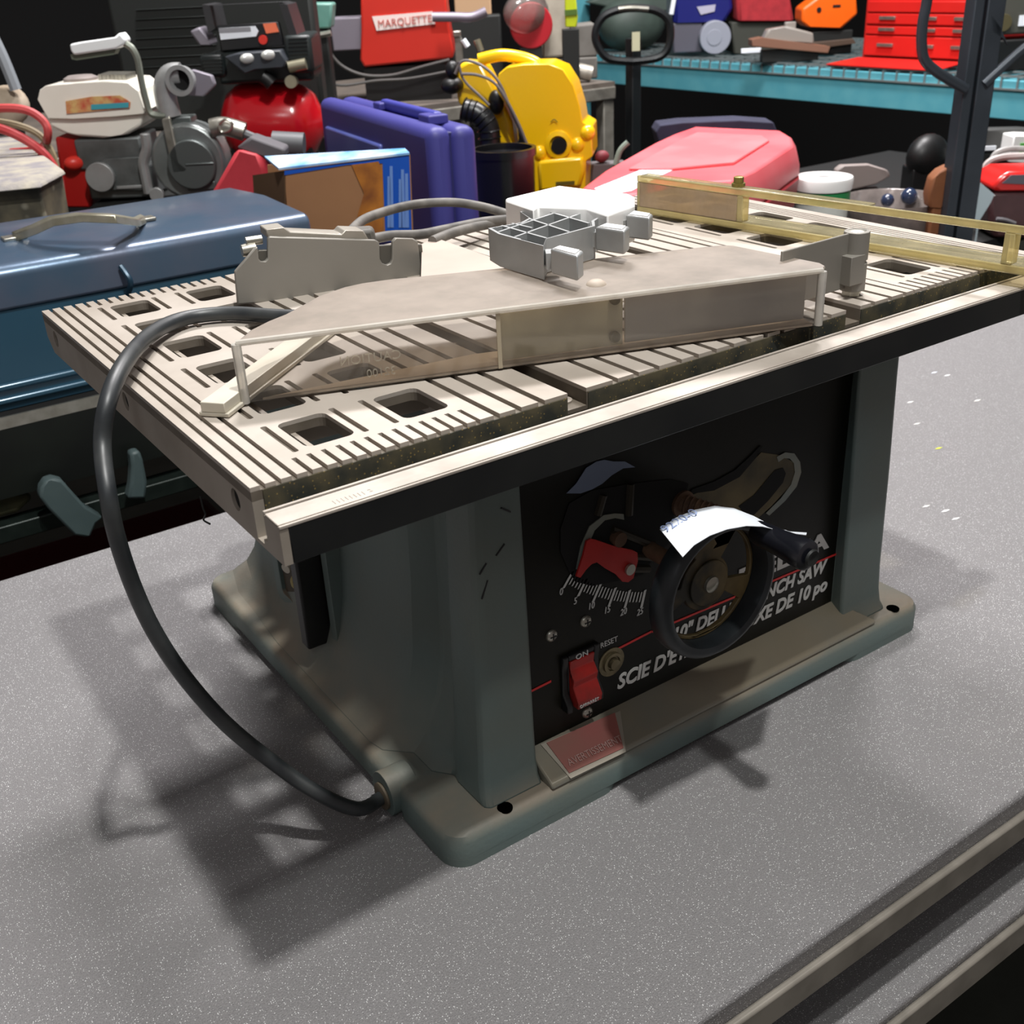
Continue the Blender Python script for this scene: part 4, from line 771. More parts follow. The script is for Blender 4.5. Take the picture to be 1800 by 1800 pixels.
for k in range(7): b.box(mb, 355, 92 + 6 * k, 391, 95 + 6 * k, -10.5, -8); b.box(mb, 507, 66 + 7 * k, 540, 69 + 7 * k, -14.5, -12)
mb.build('cooling_fin', M_dark, t)
mb = MB(); b.poly(mb, [(355, 8), (368, 9), (378, 50), (366, 58)], -5, 90); b.poly(mb, [(490, 5), (505, 8), (525, 70), (512, 72)], -5, 90); b.box(mb, 358, 3, 500, 10, -5, 20); mb.build('roll_frame', mat('dark_grey_tube', '#3a3a3c', .4, .3), t, bevel=.004)
mb = MB(); b.poly(mb, [(380, 45), (490, 38), (500, 80), (388, 90)], -4, 8); mb.build('control_face', mat('black_face', '#1a1b1d', .4), t, bevel=.003)
mb = MB(); b.poly(mb, [(384, 50), (448, 46), (454, 55), (450, 64), (388, 70)], -7, -4.5); mb.build('white_label', M_paper, t)
mb = MB(); b.poly(mb, [(384, 50), (440, 47), (441, 55), (386, 58)], -8, -7.1); mb.build('label_print', mat('grey_print', '#8b8b90', .6), t)
mb = MB(); b.poly(mb, [(462, 42), (484, 40), (490, 56), (468, 59)], -7, -4.5); mb.build('orange_label', mat('orange_sticker', '#f07a55', .5), t)
mb = MB(); b.disc(mb, 462, 70, 7, -10, -4.5); mb.build('red_knob', mat('bright_red_knob', '#d8352a'), t)
mb = MB(); b.poly(mb, [(394, 100), (418, 93), (492, 88), (504, 108), (500, 118), (450, 122), (430, 130)], -38, -2); mb.build('gauge_panel', mat('slate_plastic', '#34383e', .4, 0), t, bevel=.003)
for x, y in ((435, 103), (472, 97)):
    mb = MB(); b.ell(mb, x, y, 13, 6, 8, -40); mb.build('pressure_gauge', mat('gauge_glass', '#b9bab6', .25, .2), t)
mb = MB(); b.tube(mb, [(462, 135), (470, 140), (478, 148)], 12, -20, 12); mb.build('regulator_knob', M_black, t)
mb = MB(); b.tube(mb, [(508, 118), (538, 112)], 9, -22, 12); mb.build('brass_coupler', mat('pale_brass', '#b7b29a', .3, .8), t)
mb = MB(); b.disc(mb, 511, 144, 10, -30, -12); b.disc(mb, 508, 142, 4, -31, -29.9); mb.build('outlet_coupler', mat('pale_brass', '#b7b29a'), t)
mb = MB(); b.poly(mb, [(333, 55), (350, 47), (370, 70), (372, 80), (350, 80)], 10, 60); mb.build('intake_filter', mat('mauve_grey_casting', '#85808a'), t, bevel=.004)
# ---- red nylon bag and box of screws behind the cardboard box
b = BG(420, TA, 1.9); t = b.thing('red_tool_bag', 'folded red nylon bag between the pump and the cardboard box', 'bag')
mb = MB(); b.poly(mb, [(365, 350), (384, 318), (415, 262), (460, 274), (470, 300), (468, b.py), (370, b.py)], 0, 60); mb.build('red_cloth', mat('red_nylon', '#c53a45', .6, 0, var=(14, '#9e1f2a', .6)), t, bevel=.01)
mb = MB(); b.poly(mb, [(415, 260), (440, 240), (500, 262), (500, 280), (460, 276)], 10, 60); mb.build('grey_flap', mat('grey_nylon', '#59565a', .7), t, bevel=.004)
# ---- cardboard box printed blue
b = BG(590, TA, 1.66, yaw=-14); t = b.thing('cardboard_box', 'open brown cardboard box with a bright blue and orange printed sleeve', 'box')
mb = MB()
mb.prism([b.P(x, y, 0) for x, y in [(500, 300), (720, 272), (726, 420), (510, 440)]], b.ay * 3 * b.S)
mb.prism([b.P(x, y, 95) for x, y in [(470, 290), (700, 268), (705, 410), (480, 430)]], b.ay * 3 * b.S)
mb.build('cardboard_panel', mat('brown_cardboard', '#a3754f', .8, 0, var=(5, '#8c6142', .7)), t)
mb = MB(); mb.prism([b.P(x, y, 0) for x, y in [(500, 300), (502, 440)]] + [b.P(445, 305, 60), b.P(445, 305, 60)][:0] + [b.P(452, 440, 80), b.P(444, 308, 80)], b.ax * 2 * b.S); mb.build('open_flap', mat('shaded_cardboard_inside', '#5a4028', .85), t)
mb = MB(); mb.prism([b.P(490, 299, -3), b.P(720, 272, -3), b.P(712, 264, 70), b.P(465, 278, 70)], (0, 0, .003)); mb.build('printed_top', mat('blue_white_print', '#4f9bd8', .4, 0, var=(16, '#e6eef2', .8)), t)
mb = MB(); mb.prism([b.P(x, y, -1.2) for x, y in [(672, 278), (719, 273), (724, 420), (678, 425)]], b.ay * 1 * b.S); mb.prism([b.P(x, y, -1.2) for x, y in [(500, 300), (672, 279), (673, 287), (610, 290), (500, 308)]], b.ay * 1 * b.S); mb.build('blue_print', mat('saturated_blue_print', '#1653b8', .35, 0), t)
mb = MB()
for x, y0_, y1_ in ((684, 310, 400), (688, 292, 400), (704, 315, 400), (708, 298, 400), (715, 305, 400)): mb.prism([b.P(x - 3, y0_, -2.2), b.P(x + 2, y0_, -2.2), b.P(x + 4, y1_, -2.2), b.P(x - 3, y1_, -2.2)], b.ay * .6 * b.S)
mb.build('small_print', mat('pale_blue_print', '#6c8fd0', .5), t)
mb = MB(); mb.prism([b.P(x, y, -2) for x, y in [(618, 290), (665, 284), (672, 300), (674, 425), (640, 428), (628, 380), (640, 340)]], b.ay * 1 * b.S); mb.build('orange_picture', mat('orange_brown_picture', '#c27a2c', .5, 0, var=(22, '#7a4524', .9)), t)
mb = MB(); b.box(mb, 530, 330, 600, 440, 10, 80, True); mb.build('box_filling', MATS['brown_cardboard'], t)
# ---- blue plastic case
b = BG(700, TA, 1.72, yaw=38); t = b.thing('blue_plastic_case', 'upright blue-violet plastic tool case with a carry handle on top', 'tool case')
M_bcase = mat('blue_violet_plastic', '#43428a', .5, 0, var=(5, '#3a397c', .5), spec=.4)
b = BG(755, TA, 1.66, yaw=-32)
def onz(x, y, z): return at_z(x, y, z)
zt = .40
for zt in (.36,): pass
cA = at_d(577, 178, 1.95); cB = at_d(745, 222, 1.62); zt = (cA.z + cB.z) / 2
fA = at_z(558, 172, zt); fB = at_z(752, 226, zt); fC = at_z(826, 196, zt); fd = (fB - fA); fd.z = 0; fl = fd.length; fd.normalize(); fn = Vector((-fd.y, fd.x, 0)); dp = (fC - fB).dot(fn) * .62
def cbox(s0, s1, t0, t1, z0, z1, name, m, bev=.004, par=None):
    o = Vector((fA.x, fA.y, 0)); p = [o + fd * s + fn * q for s, q in ((s0, t0), (s1, t0), (s1, t1), (s0, t1))]; mbx = MB(); mbx.hexa([v + Vector((0, 0, z0)) for v in p], [v + Vector((0, 0, z1)) for v in p]); return mbx.build(name, m, par or t, bevel=bev, seg=4)
cbox(0, fl, 0, dp * .48, TA, zt, 'front_shell', M_bcase, .016)
cbox(0, fl, dp * .50, dp, TA, zt - .002, 'back_shell', M_bcase, .016)
cbox(.012, fl - .012, dp * .4, dp * .6, TA + .012, zt - .010, 'seam', mat('deep_blue_seam', '#24245c', .6), .002)
cbox(fl * .42, fl * .86, dp * .52, dp * .72, zt - .004, zt + .012, 'carry_handle', mat('blue_handle', '#3b3f93', .45), .005)
cbox(fl * .40, fl * .46, dp * .40, dp * .72, zt - .004, zt + .008, 'handle_end', M_bcase, .003); cbox(fl * .82, fl * .9, dp * .30, dp * .72, zt - .004, zt + .010, 'handle_end', M_bcase, .003)
cbox(fl * .08, fl * .62, -.006, .004, zt - .13, zt - .045, 'raised_panel', mat('lighter_blue_panel', '#5d68a8', .4, 0, var=(10, '#3a429a', .7)), .004)
# ---- yellow machine
b = BG(960, TA, 2.1, yaw=-10); t = b.thing('yellow_wet_vacuum', 'bright yellow upright pump machine with a round port and grey wires', 'vacuum')
M_yel = mat('glossy_yellow_plastic', '#f7c50c', .28, 0, coat=.4, var=(4, '#fbd01a', .4))
mb = MB(); b.poly(mb, [(876, 130), (890, 118), (920, 113), (965, 112), (990, 122), (1008, 150), (1020, 190), (1024, 215), (1040, 225), (1042, 275), (1030, 283), (1028, b.py), (940, b.py), (932, 300), (926, 250), (900, 200), (872, 160)], -30, 70); mb.build('yellow_body', M_yel, t, bevel=.02, seg=5)
mb = MB(); b.tube(mb, [(842, 105), (880, 97), (915, 101), (940, 110), (948, 118)], 10, 20, 12); mb.build('yellow_handle', M_yel, t)
mb = MB(); b.poly(mb, [(795, 120), (815, 108), (850, 112), (870, 150), (900, 215), (905, 260), (875, 256), (850, 200), (805, 185)], 10, 70); mb.build('yellow_spine', M_yel, t, bevel=.012, seg=4)
mb = MB(); b.poly(mb, [(945, 283), (1025, 275), (1028, 300), (1020, 328), (948, 336)], -42, -26); mb.build('lower_yellow_housing', M_yel, t, bevel=.006)
mb = MB(); c = b.P(982, 254, -30); mb.lathe(c, -b.ay, [(-.004, 24 * b.S), (.006, 22 * b.S), (.008, 15 * b.S), (-.0, 13.5 * b.S)], 28); mb.build('port_ring', M_yel, t)
mb = MB(); c = b.P(983, 256, -31); mb.lathe(c, -b.ay, [(.0, 13 * b.S), (.0085, 12.8 * b.S)], 26); mb.build('port_hole', M_slot, t)
for x, y in ((950, 268), (1016, 254), (1033, 233)):
    mb = MB(); b.ell(mb, x, y, 13, 12, 13, -26); mb.build('lobe', M_yel, t)
mb = MB(); mb.prism([b.P(x, y, -44) for x, y in [(977, 320), (1010, 318), (1010, 324), (977, 327)]], b.ay * 1.5 * b.S); mb.build('printed_name', mat('dark_print', '#5f520e', .6), t)
mb = MB(); b.tube(mb, [(968, 215, -34), (974, 210, -34), (980, 215, -34)], .8, 0, 5); mb.build('printed_mark', mat('dark_print', '#5f520e'), t)
mb = MB(); b.tube(mb, [(800, 130), (812, 108), (835, 110), (860, 125), (880, 150), (895, 185), (912, 225), (930, 262)], 2.4, -38); b.tube(mb, [(806, 108), (815, 140), (845, 170), (860, 185)], 2.2, -38); b.tube(mb, [(812, 130), (840, 132), (868, 145), (890, 175), (915, 225), (932, 270)], 2.4, -42); mb.build('wire', mat('grey_wire', '#6c6664', .5), t)
mb = MB(); pts = [(815, 192), (840, 200), (858, 222), (862, 255)]
b.tube(mb, pts, 18, -20, 14)
for k in range(9):
    f = k / 8 * 2.99; i_ = int(f); q = f - i_; x = pts[i_][0] * (1 - q) + pts[i_ + 1][0] * q; y = pts[i_][1] * (1 - q) + pts[i_ + 1][1] * q; c = b.P(x, y, -20); c2 = b.P(pts[i_ + 1][0], pts[i_ + 1][1], -20); mb.lathe(c, c2 - b.P(pts[i_][0], pts[i_][1], -20), [(-.002, 18 * b.S), (0, 20.5 * b.S), (.002, 18 * b.S)], 16)
mb.build('corrugated_hose', mat('glossy_black_rubber', '#15171a', .35, 0, spec=.6), t)
for a_ in ((872, 180, 12, 16, 20, 0), (795, 150, 20, 18, 14, 0), (795, 122, 12, 12, 14, 0)):
    mb = MB(); b.ell(mb, *a_); mb.build('black_knob', M_black, t)
mb = MB(); b.box(mb, 916, 286, 930, 300, -36, -26); mb.build('orange_catch', mat('orange_plastic', '#e0670e', .4), t)
b2 = BG(885, TA, 1.9, yaw=-10); t = b2.thing('black_bucket', 'glossy black round container left of the yellow machine', 'container')
mb = MB(); c = b2.o + b2.ay * 50 * b2.S; hgt = b2.P(880, 268, 0).z - TA; mb.lathe((c.x, c.y, TA), (0, 0, 1), [(0, 50 * b2.S), (hgt - .012, 54 * b2.S), (hgt - .012, 57 * b2.S), (hgt, 57 * b2.S), (hgt, 50 * b2.S), (hgt - .01, 49 * b2.S)], 32); mb.build('bucket', mat('glossy_black', '#101013', .25, 0, spec=.6), t)
# ---- red welder on the steel table
b = BG(700, TC, Y=g.y + .12); t = b.thing('red_welder', 'red sheet-metal welding machine with a white name strip on its side', 'welder')
mb = MB(); b.poly(mb, [(633, -40), (782, -40), (785, 10), (790, 50), (797, 85), (797, 102), (640, 118), (633, 105), (635, 50)], 0, 130); mb.build('red_case', mat('orange_red_enamel', '#c82f22', .4, 0, var=(5, '#b8281d', .5)), t, bevel=.005)
mb = MB(); mb.prism([b.P(x, y, -2) for x, y in [(654, 29), (760, 20), (765, 42), (662, 54)]], b.ay * 1.5 * b.S); mb.build('name_strip', mat('pinkish_white_strip', '#eeded9', .5), t)
a = b.P(664, 49, -3); bb_ = b.P(756, 39, -3); dx = (bb_ - a).normalized(); Mx = Matrix((dx, Vector((0, 0, 1)), dx.cross(Vector((0, 0, 1))))).transposed().to_4x4(); text('MARQUETTE', 17 * b.S, a, Mx, mat('red_letter_print', '#c05a50', .5), t, sx=.95, ext=.0004)
mb = MB(); b.box(mb, 586, 30, 634, 90, 40, 120); mb.build('front_panel', mat('grey_lilac_panel', '#77727c', .5), t, bevel=.003)
mb = MB(); b.tube(mb, [(760, 30), (800, 30), (830, 30), (855, 20)], 8, -25, 10); mb.build('torch', mat('lilac_grey_handle', '#8b8390', .4, .3), t)
mb = MB(); b.tube(mb, [(560, 60), (575, 85), (600, 115), (640, 132), (690, 132), (740, 118), (790, 105)], 2.6, -30); b.tube(mb, [(540, 140), (600, 150), (660, 142), (720, 138), (790, 125)], 2.2, -40); mb.build('cable', mat('dark_grey_cable', '#4a4846', .5), t)
mb = MB(); b.box(mb, 640, 112, 790, 128, 10, 120, True); mb.build('welder_feet', M_black, t)
# ---- things beside the welder
def simple(name, label, cat, px, z0, parts, **kw):
    b = BG(px, z0, **kw); t = b.thing(name, label, cat)
    for nm, kind, args, m, bev in parts:
        mb = MB(); getattr(b, kind)(mb, *args); mb.build(nm, m, t, bevel=bev, seg=3)
    return t, b
M_green = mat('sea_green_enamel', '#4f8579', .35, 0, var=(9, '#8fb5aa', .5))
simple('green_pot', 'sea-green enamel pot at the back between compressor and welder', 'pot', 555, TC, [('pot', 'poly', ([(522, 5), (585, 5), (582, 50), (530, 52)], 0, 50), M_green, .006), ('stand', 'box', (535, 52, 575, 130, 5, 45, True), M_dark, .004), ('chrome_arm', 'tube', ([(532, 62), (560, 62), (582, 58)], 5, -8), M_chrome, 0)], Y=g.y + .10)
simple('cardboard_carton', 'small tan carton behind the welder torch', 'box', 830, TC, [('carton', 'box', (800, -20, 862, 24, 40, 90, True), mat('tan_carton', '#b08f6e', .8), .004), ('dark_tray', 'box', (795, 25, 880, 95, -5, 38, True), M_dark, .006)], Y=g.y + .42)
simple('valve_block', 'cluster of small zinc fittings on the grey table beside the welder', 'fittings', 812, TC, [('fitting', 'box', (796, 54, 810, 66, 0, 20), M_chrome, .003), ('stem', 'box', (802, 66, 812, 118, 4, 14, True), M_gst, .002), ('nozzle', 'tube', ([(814, 70), (822, 82)], 5, 0), M_paper, 0), ('coupler', 'tube', ([(838, 70), (845, 90)], 6, 10), mat('pale_brass', '#b7b29a'), 0)], Y=g.y + .04)
t, b = simple('wrapped_spool', 'dark red round spool wrapped in crinkled clear film', 'spool', 935, TC, [('spool', 'disc', (934, 45, 37, 10, 40), mat('dark_red_plastic', '#a81f2a', .35), .003), ('stand', 'box', (915, 82, 953, 130, 12, 38, True), M_dark, .002), ('film', 'ell', (925, 22, 44, 30, 34, 20), clear('crinkled_film', '#f4f2ee', '#cfc9c2', .3, .12), 0)], Y=g.y + .12)
simple('foam_block', 'beige foam packing beside the wrapped spool', 'packing', 985, TC, [('foam', 'poly', ([(955, -10), (1000, -10), (1002, 100), (955, 103)], 0, 60), mat('beige_foam', '#a9a294', .8, 0, var=(20, '#8f887a', .6)), .006), ('foam_foot', 'box', (955, 100, 1050, 140, 2, 58, True), mat('grey_foam', '#6b6863', .8, 0, var=(20, '#57534d', .6)), .004), ('grey_side', 'poly', ([(1002, 45), (1045, 40), (1050, 100), (1002, 103)], 4, 60), mat('grey_foam', '#6b6863', .8, 0, var=(20, '#57534d', .6)), .006)], Y=g.y + .16)
simple('lime_bottle', 'small lime-green bottle standing at the back above the yellow machine', 'bottle', 1003, TC, [('bottle', 'poly', ([(993, -10), (1012, -10), (1016, 30), (1014, 48), (994, 48)], -12, 4), mat('lime_plastic', '#b4c220', .4), .004), ('bottle_stand', 'box', (990, 50, 1018, 130, -12, 4, True), M_dark, .003), ('label', 'poly', ([(992, 18), (1014, 16), (1015, 26), (993, 28)], -14, -12.2), mat('dark_green_label', '#48631f', .5), 0)], Y=g.y + .07)
simple('steel_cup', 'dented white-grey metal cup on the corner of the steel table', 'cup', 1027, TC, [('cup', 'tube', ([(1015, 124), (1040, 130)], 13, 0, 16), mat('dented_white_metal', '#b4aea2', .4, .4), .001)], Y=g.y + .06)
simple('dark_tarp_bundle', 'rounded dark green tarpaulin bundle behind the oval loop handle', 'bundle', 1110, SZ + .011, [('bundle', 'ell', (1110, 40, 66, 50, 48, 30), mat('dark_green_tarp', '#3b4741', .6, 0, var=(10, '#4b5a52', .7)), 0), ('fold', 'poly', ([(1030, 5), (1090, -20), (1170, -10), (1180, 20), (1100, 20)], 10, 60), mat('dark_green_tarp', '#3b4741'), .008)], X=SX + .12)
# ---- things on the teal rack
simple('blue_canister_vacuum', 'navy-blue canister vacuum with a big grey wheel on the teal rack', 'vacuum', 1235, SZ + .011, [('grey_base', 'poly', ([(1182, 40), (1235, 40), (1240, 92), (1184, 94)], 0, 70), mat('grey_vacuum_plastic', '#504f59', .5), .006), ('navy_body', 'poly', ([(1184, -20), (1285, -20), (1290, 15), (1275, 40), (1182, 42)], -3, 80), mat('navy_gloss', '#1b2066', .22, 0, coat=.5), .014), ('badge', 'poly', ([(1225, 12), (1258, 8), (1256, 20), (1232, 26)], -5, -3.2), mat('pale_badge', '#a8a6b8', .4), 0), ('wheel', 'disc', (1258, 66, 27, -22, -3), mat('light_grey_wheel', '#8b8f9b', .5), .003), ('wheel_hub', 'disc', (1256, 66, 13, -23.2, -22), mat('light_grey_wheel', '#8b8f9b'), .001), ('white_tube', 'tube', ([(1180, 25), (1188, -20)], 4, -6), M_paper, 0)], X=SX + .10)
simple('red_fabric_bag', 'rough red fabric bag on the teal rack beside the blue vacuum', 'bag', 1345, SZ + .011, [('bag', 'poly', ([(1293, -25), (1385, -25), (1392, 10), (1397, 38), (1296, 38)], 0, 70), mat('red_fabric', '#a3252d', .85, 0, var=(40, '#8a1c24', .7)), .012), ('dark_bin', 'poly', ([(1285, 39), (1400, 39), (1395, 95), (1290, 95)], 8, 80), mat('dim_grey_green', '#34362f', .7), .006)], X=SX + .26)
simple('glass_block', 'translucent grey rounded block on a brown board on the teal rack', 'glass block', 1385, SZ + .011, [('board', 'poly', ([(1322, 70), (1340, 66), (1460, 82), (1456, 94), (1322, 82)], -22, 10), mat('brown_board', '#7a5644', .6), .003), ('block', 'poly', ([(1342, 70), (1350, 52), (1385, 46), (1430, 58), (1432, 76)], -14, 10), mat('frosted_grey_glass', '#8a857e', .3), .006), ('lid_knob', 'box', (1380, 38, 1400, 52, -6, 4), mat('frosted_grey_glass', '#8a857e'), .003), ('block_foot', 'box', (1340, 84, 1440, 100, -14, 6, True), M_dark, .002)], X=SX + .06)
simple('small_white_tag', 'small white crumpled tag at the edge of the teal rack', 'tag', 1321, SZ + .011, [('tag', 'box', (1303, 84, 1338, 94, 0, 4), M_paper, .001)], X=SX + .03)
simple('orange_chainsaw', 'orange plastic saw body on the teal rack left of the red tool chest', 'chainsaw', 1455, SZ + .011, [('orange_body', 'poly', ([(1410, 15), (1430, 0), (1460, -15), (1505, -15), (1508, 25), (1480, 50), (1420, 48), (1409, 38)], 0, 50), mat('orange_saw_plastic', '#ea6314', .35, 0, var=(9, '#d9560c', .5)), .008), ('bolt_hole', 'disc', (1440, 17, 4, -1.5, .5), M_slot, 0), ('slot', 'box', (1464, 8, 1478, 13, -1, .5), M_slot, 0), ('dark_underside', 'box', (1425, 52, 1500, 100, 6, 50, True), M_dark, .004), ('brown_bar', 'poly', ([(1395, 78), (1500, 68), (1505, 76), (1400, 90)], -5, 5), mat('brown_bar_wood', '#4b3a2e', .6), .002)], X=SX + .28)
b = BG(1610, SZ + .011, X=SX + .12, yaw=0)
# tool chest with drawers, square to the rack
ccx = SX + .02
c0 = at_x(1513, 96, SX + .14); c1 = at_x(1700, 106, SX + .14); zt_ = at_x(1520, -20, SX + .14).z
t = thing('red_tool_chest', (SX + .3, (c0.y + c1.y) / 2, SZ + .011), 'red steel tool chest with chrome drawer pulls on the teal rack', 'tool chest')
M_chest = mat('bright_red_enamel', '#c6211c', .38, 0, var=(6, '#b01c18', .5))
X_ = SX + .14
MB().box(X_ + .006, X_ + .34, c1.y, c0.y, SZ + .011, zt_).build('chest_body', M_chest, t, bevel=.004)
def zc(y): return at_x(1545, y, X_).z
for k, (ya, yb) in enumerate(((2, 21), (24, 42), (46, 60), (63, 98))):
    za, zb = zc(yb), zc(ya); dr = MB().box(X_ - .002, X_ + .0058, c1.y + .012, c0.y - .012, max(za, SZ + .02), zb).build('drawer', M_chest, t, bevel=.002)
    if k:
        for yy in (c0.y - (c0.y - c1.y) * .24, c0.y - (c0.y - c1.y) * .62, c0.y - (c0.y - c1.y) * .93): MB().box(X_ - .008, X_ - .0021, yy - .03, yy + .03, (za + zb) / 2 - .002, (za + zb) / 2 + .008).build('drawer_pull', M_chrome, dr, bevel=.001)
MB().prism([(SX + .0, c1.y, SZ + .0115), (SX + .0, c0.y + .02, SZ + .0115), (X_ - .01, c0.y, SZ + .022), (X_ - .01, c1.y, SZ + .022)], (0, 0, .004)).build('folded_front', M_chest, t, bevel=.001)
simple('grey_appliance', 'grey boxy appliance with a pale tag on the teal rack at the right edge', 'appliance', 1775, SZ + .011, [('case', 'box', (1750, -20, 1860, 62, 10, 80), mat('drab_grey', '#4b4b44', .5, 0, var=(8, '#3a3a32', .6)), .006), ('base', 'box', (1745, 66, 1860, 115, 0, 80, True), M_black, .004), ('white_sticker', 'box', (1790, 26, 1815, 46, 8, 9.8), M_paper, 0), ('ring', 'disc', (1765, 40, 14, 4, 9.8), mat('brassy_ring', '#6b6347', .4, .5), .001)], X=SX + .10)
# ---- pink-red power tool case
t = thing('red_tool_case', (1.05, .95, TA), 'big faded red plastic tool case lying flat with clipped corners and a white sticker', 'tool case')
M_pink = mat('faded_red_plastic', '#d9525a', .5, 0, var=(5, '#e0747a', .6), spec=.4)
zt = .215
top = [(1020, 330), (1060, 300), (1150, 250), (1185, 234), (1222, 221), (1375, 228), (1395, 240), (1398, 255), (1330, 300), (1290, 318), (1200, 322), (1130, 340), (1040, 350)]
TP = [at_z(x, y, zt) for x, y in top]; cen = sum(TP, Vector()) / len(TP)
def ringz(z, sc): return [Vector((cen.x + (p.x - cen.x) * sc, cen.y + (p.y - cen.y) * sc, z)) for p in TP]
MB().loft([ringz(.158, 1.06), ringz(.178, 1.06), ringz(.196, 1.03), ringz(zt, .97)]).build('lid', M_pink, t, bevel=.004, smooth=30)
MB().loft([ringz(TA, 1.03), ringz(.13, 1.05), ringz(.156, 1.07)]).build('lower_shell', mat('red_shell', '#b83840', .5), t, bevel=.004, smooth=30)
MB().prism([at_z(x, y, zt + .0004) for x, y in [(1045, 332), (1120, 302), (1150, 285), (1195, 288), (1190, 296), (1160, 310), (1110, 336), (1060, 345)]], (0, 0, .0008)).build('white_sticker', M_paper, t)
MB().prism([at_z(x, y, zt + .0003) for x, y in [(1105, 300), (1190, 252), (1225, 236), (1340, 242), (1352, 250), (1290, 290), (1180, 300)]], (0, 0, .0045)).build('raised_lid_field', mat('faded_red_plastic_field', '#e0656b', .5, 0, var=(8, '#e58084', .6)), t, bevel=.002)
for k_ in (.45, .62):
    p = at_z(1300, 316, .178).lerp(at_z(1385, 262, .178), k_); MB().box(p.x - .006, p.x + .006, p.y - .02, p.y + .02, .115, .200).build('corner_rib', M_pink, t, bevel=.003)
e0 = at_z(1300, 312, .17); e1 = at_z(1362, 284, .17); 
for p, w_ in ((e0.lerp(e1, .35), .03), (e0.lerp(e1, 1.15), .025)): MB().box(p.x - w_, p.x + w_, p.y - .012, p.y + .02, .13, .185).build('latch', mat('red_latch', '#cf4650', .45), t, bevel=.003)
simple('navy_bag', 'dark navy nylon bag lying behind the red tool case', 'bag', 1240, TB, [('bag', 'poly', ([(1153, 232), (1160, 220), (1200, 215), (1300, 211), (1360, 215), (1370, 240), (1160, 260)], 0, 60), mat('navy_nylon', '#2c2d44', .8, 0, var=(20, '#1e1f30', .6)), .01), ('bag_bottom', 'box', (1165, 250, 1360, 290, 5, 60, True), mat('navy_nylon', '#2c2d44'), .008)], D=2.42)
simple('steel_bracket_scrap', 'small heap of white and green plastic scraps behind the yellow machine', 'scraps', 1075, TA, [('green_part', 'tube', ([(1082, 290), (1090, 265), (1104, 250)], 5, 0), mat('white_green', '#7f8f86', .5), 0), ('red_part', 'ell', (1058, 275, 14, 10, 10, 4), mat('dim_red_scrap', '#7a3038', .6), 0), ('grey_part', 'box', (1040, 285, 1100, 310, 0, 30, True), mat('grey_scrap', '#5f5a5c', .7), .004)], D=2.15)
# ---- right-hand group on the side table
b = BG(1448, TB, 2.15); t = b.thing('white_lidded_tub', 'round tub with a bright white lid and green band beside the red case', 'tub')
c = b.o + b.ay * 40 * b.S; zl = b.P(1445, 318, 0).z; r = 50 * b.S
MB().lathe((c.x, c.y, TB), (0, 0, 1), [(0, r * .86), (zl - TB - .03, r * .93)], 36).build('tub_body', mat('white_green_tub', '#dfe3dc', .4), t)
MB().lathe((c.x, c.y, zl - .045), (0, 0, 1), [(0, r * .945), (.02, r * .955)], 36).build('green_band', mat('green_band', '#1f8a4c', .4), t)
MB().lathe((c.x, c.y, zl - .022), (0, 0, 1), [(0, r), (.018, r * 1.02), (.022, r * .99), (.023, r * .85), (.021, .0001)], 40).build('white_lid', mat('bright_white_plastic', '#f3f3f1', .35), t)
MB().lathe((c.x, c.y, zl - .0008), (0, 0, 1), [(0, 10 * b.S), (.0012, 10 * b.S)], 20).build('lid_cap', mat('grey_cap', '#9a9a9a', .5), t)
b = BG(1580, TB, 2.2); t = b.thing('clear_basin', 'large clear plastic basin with a rolled rim holding dark blue balls', 'basin')
c = b.o + b.ay * 50 * b.S; zl = b.P(1580, 362, 0).z; r = 86 * b.S; M_tub = clear('smoky_clear_plastic', '#e6dfdc', '#b5aaa5', .5, .12)
MB().lathe((c.x, c.y, TB), (0, 0, 1), [(0, r * .75), (max(.03, zl - TB), r), (max(.03, zl - TB) + .004, r * 1.03), (max(.03, zl - TB) + .002, r * .98), (.006, r * .73), (.004, .001)], 36).build('basin_body', M_tub, t, smooth=60)
for x, y, rr_ in ((1598, 345, 15), (1560, 352, 12)):
    q = BG(x, TB, 2.2); bl = MB(); p_ = at_d(x, y, 2.27); bl.ell((p_.x, p_.y, p_.z), rr_ * q.S, rr_ * q.S, rr_ * q.S); tag(bl.build('blue_ball', mat('glossy_navy_ball', '#23304a', .15, 0, coat=.5), None), 'shiny dark blue ball, ' + ('the larger, nearer the steel post' if rr_ > 13 else 'the smaller, at the left of the basin'), 'ball')
simple('grey_lid_disc', 'translucent grey lid standing at the back beside the white tub', 'lid', 1520, TB, [('lid', 'poly', ([(1470, 300), (1480, 292), (1530, 290), (1562, 300), (1566, 310), (1540, 325), (1500, 335), (1475, 335)], 0, 20), mat('misty_grey_plastic', '#8d837f', .5), .004), ('lid_stand', 'box', (1485, 330, 1545, 360, 4, 18, True), M_dark, .002)], D=2.35)
simple('black_round_drum', 'matt black round drum behind the clear basin', 'drum', 1620, TB, [('drum', 'ell', (1630, 275, 44, 30, 38, 30), M_black, 0), ('drum_base', 'box', (1600, 295, 1660, 340, 5, 60, True), M_black, .004)], D=2.45)
simple('brown_leather_glove', 'crumpled orange-brown leather glove leaning left of the big steel post', 'glove', 1648, TB, [('glove', 'poly', ([(1632, 345), (1640, 315), (1655, 300), (1672, 292), (1668, 350), (1655, 368), (1634, 366)], 0, 30), mat('tan_leather', '#83502f', .7, 0, var=(20, '#693c22', .6)), .008), ('cuff', 'box', (1636, 360, 1668, 390, 2, 26, True), mat('tan_leather', '#83502f'), .004)], D=2.15)
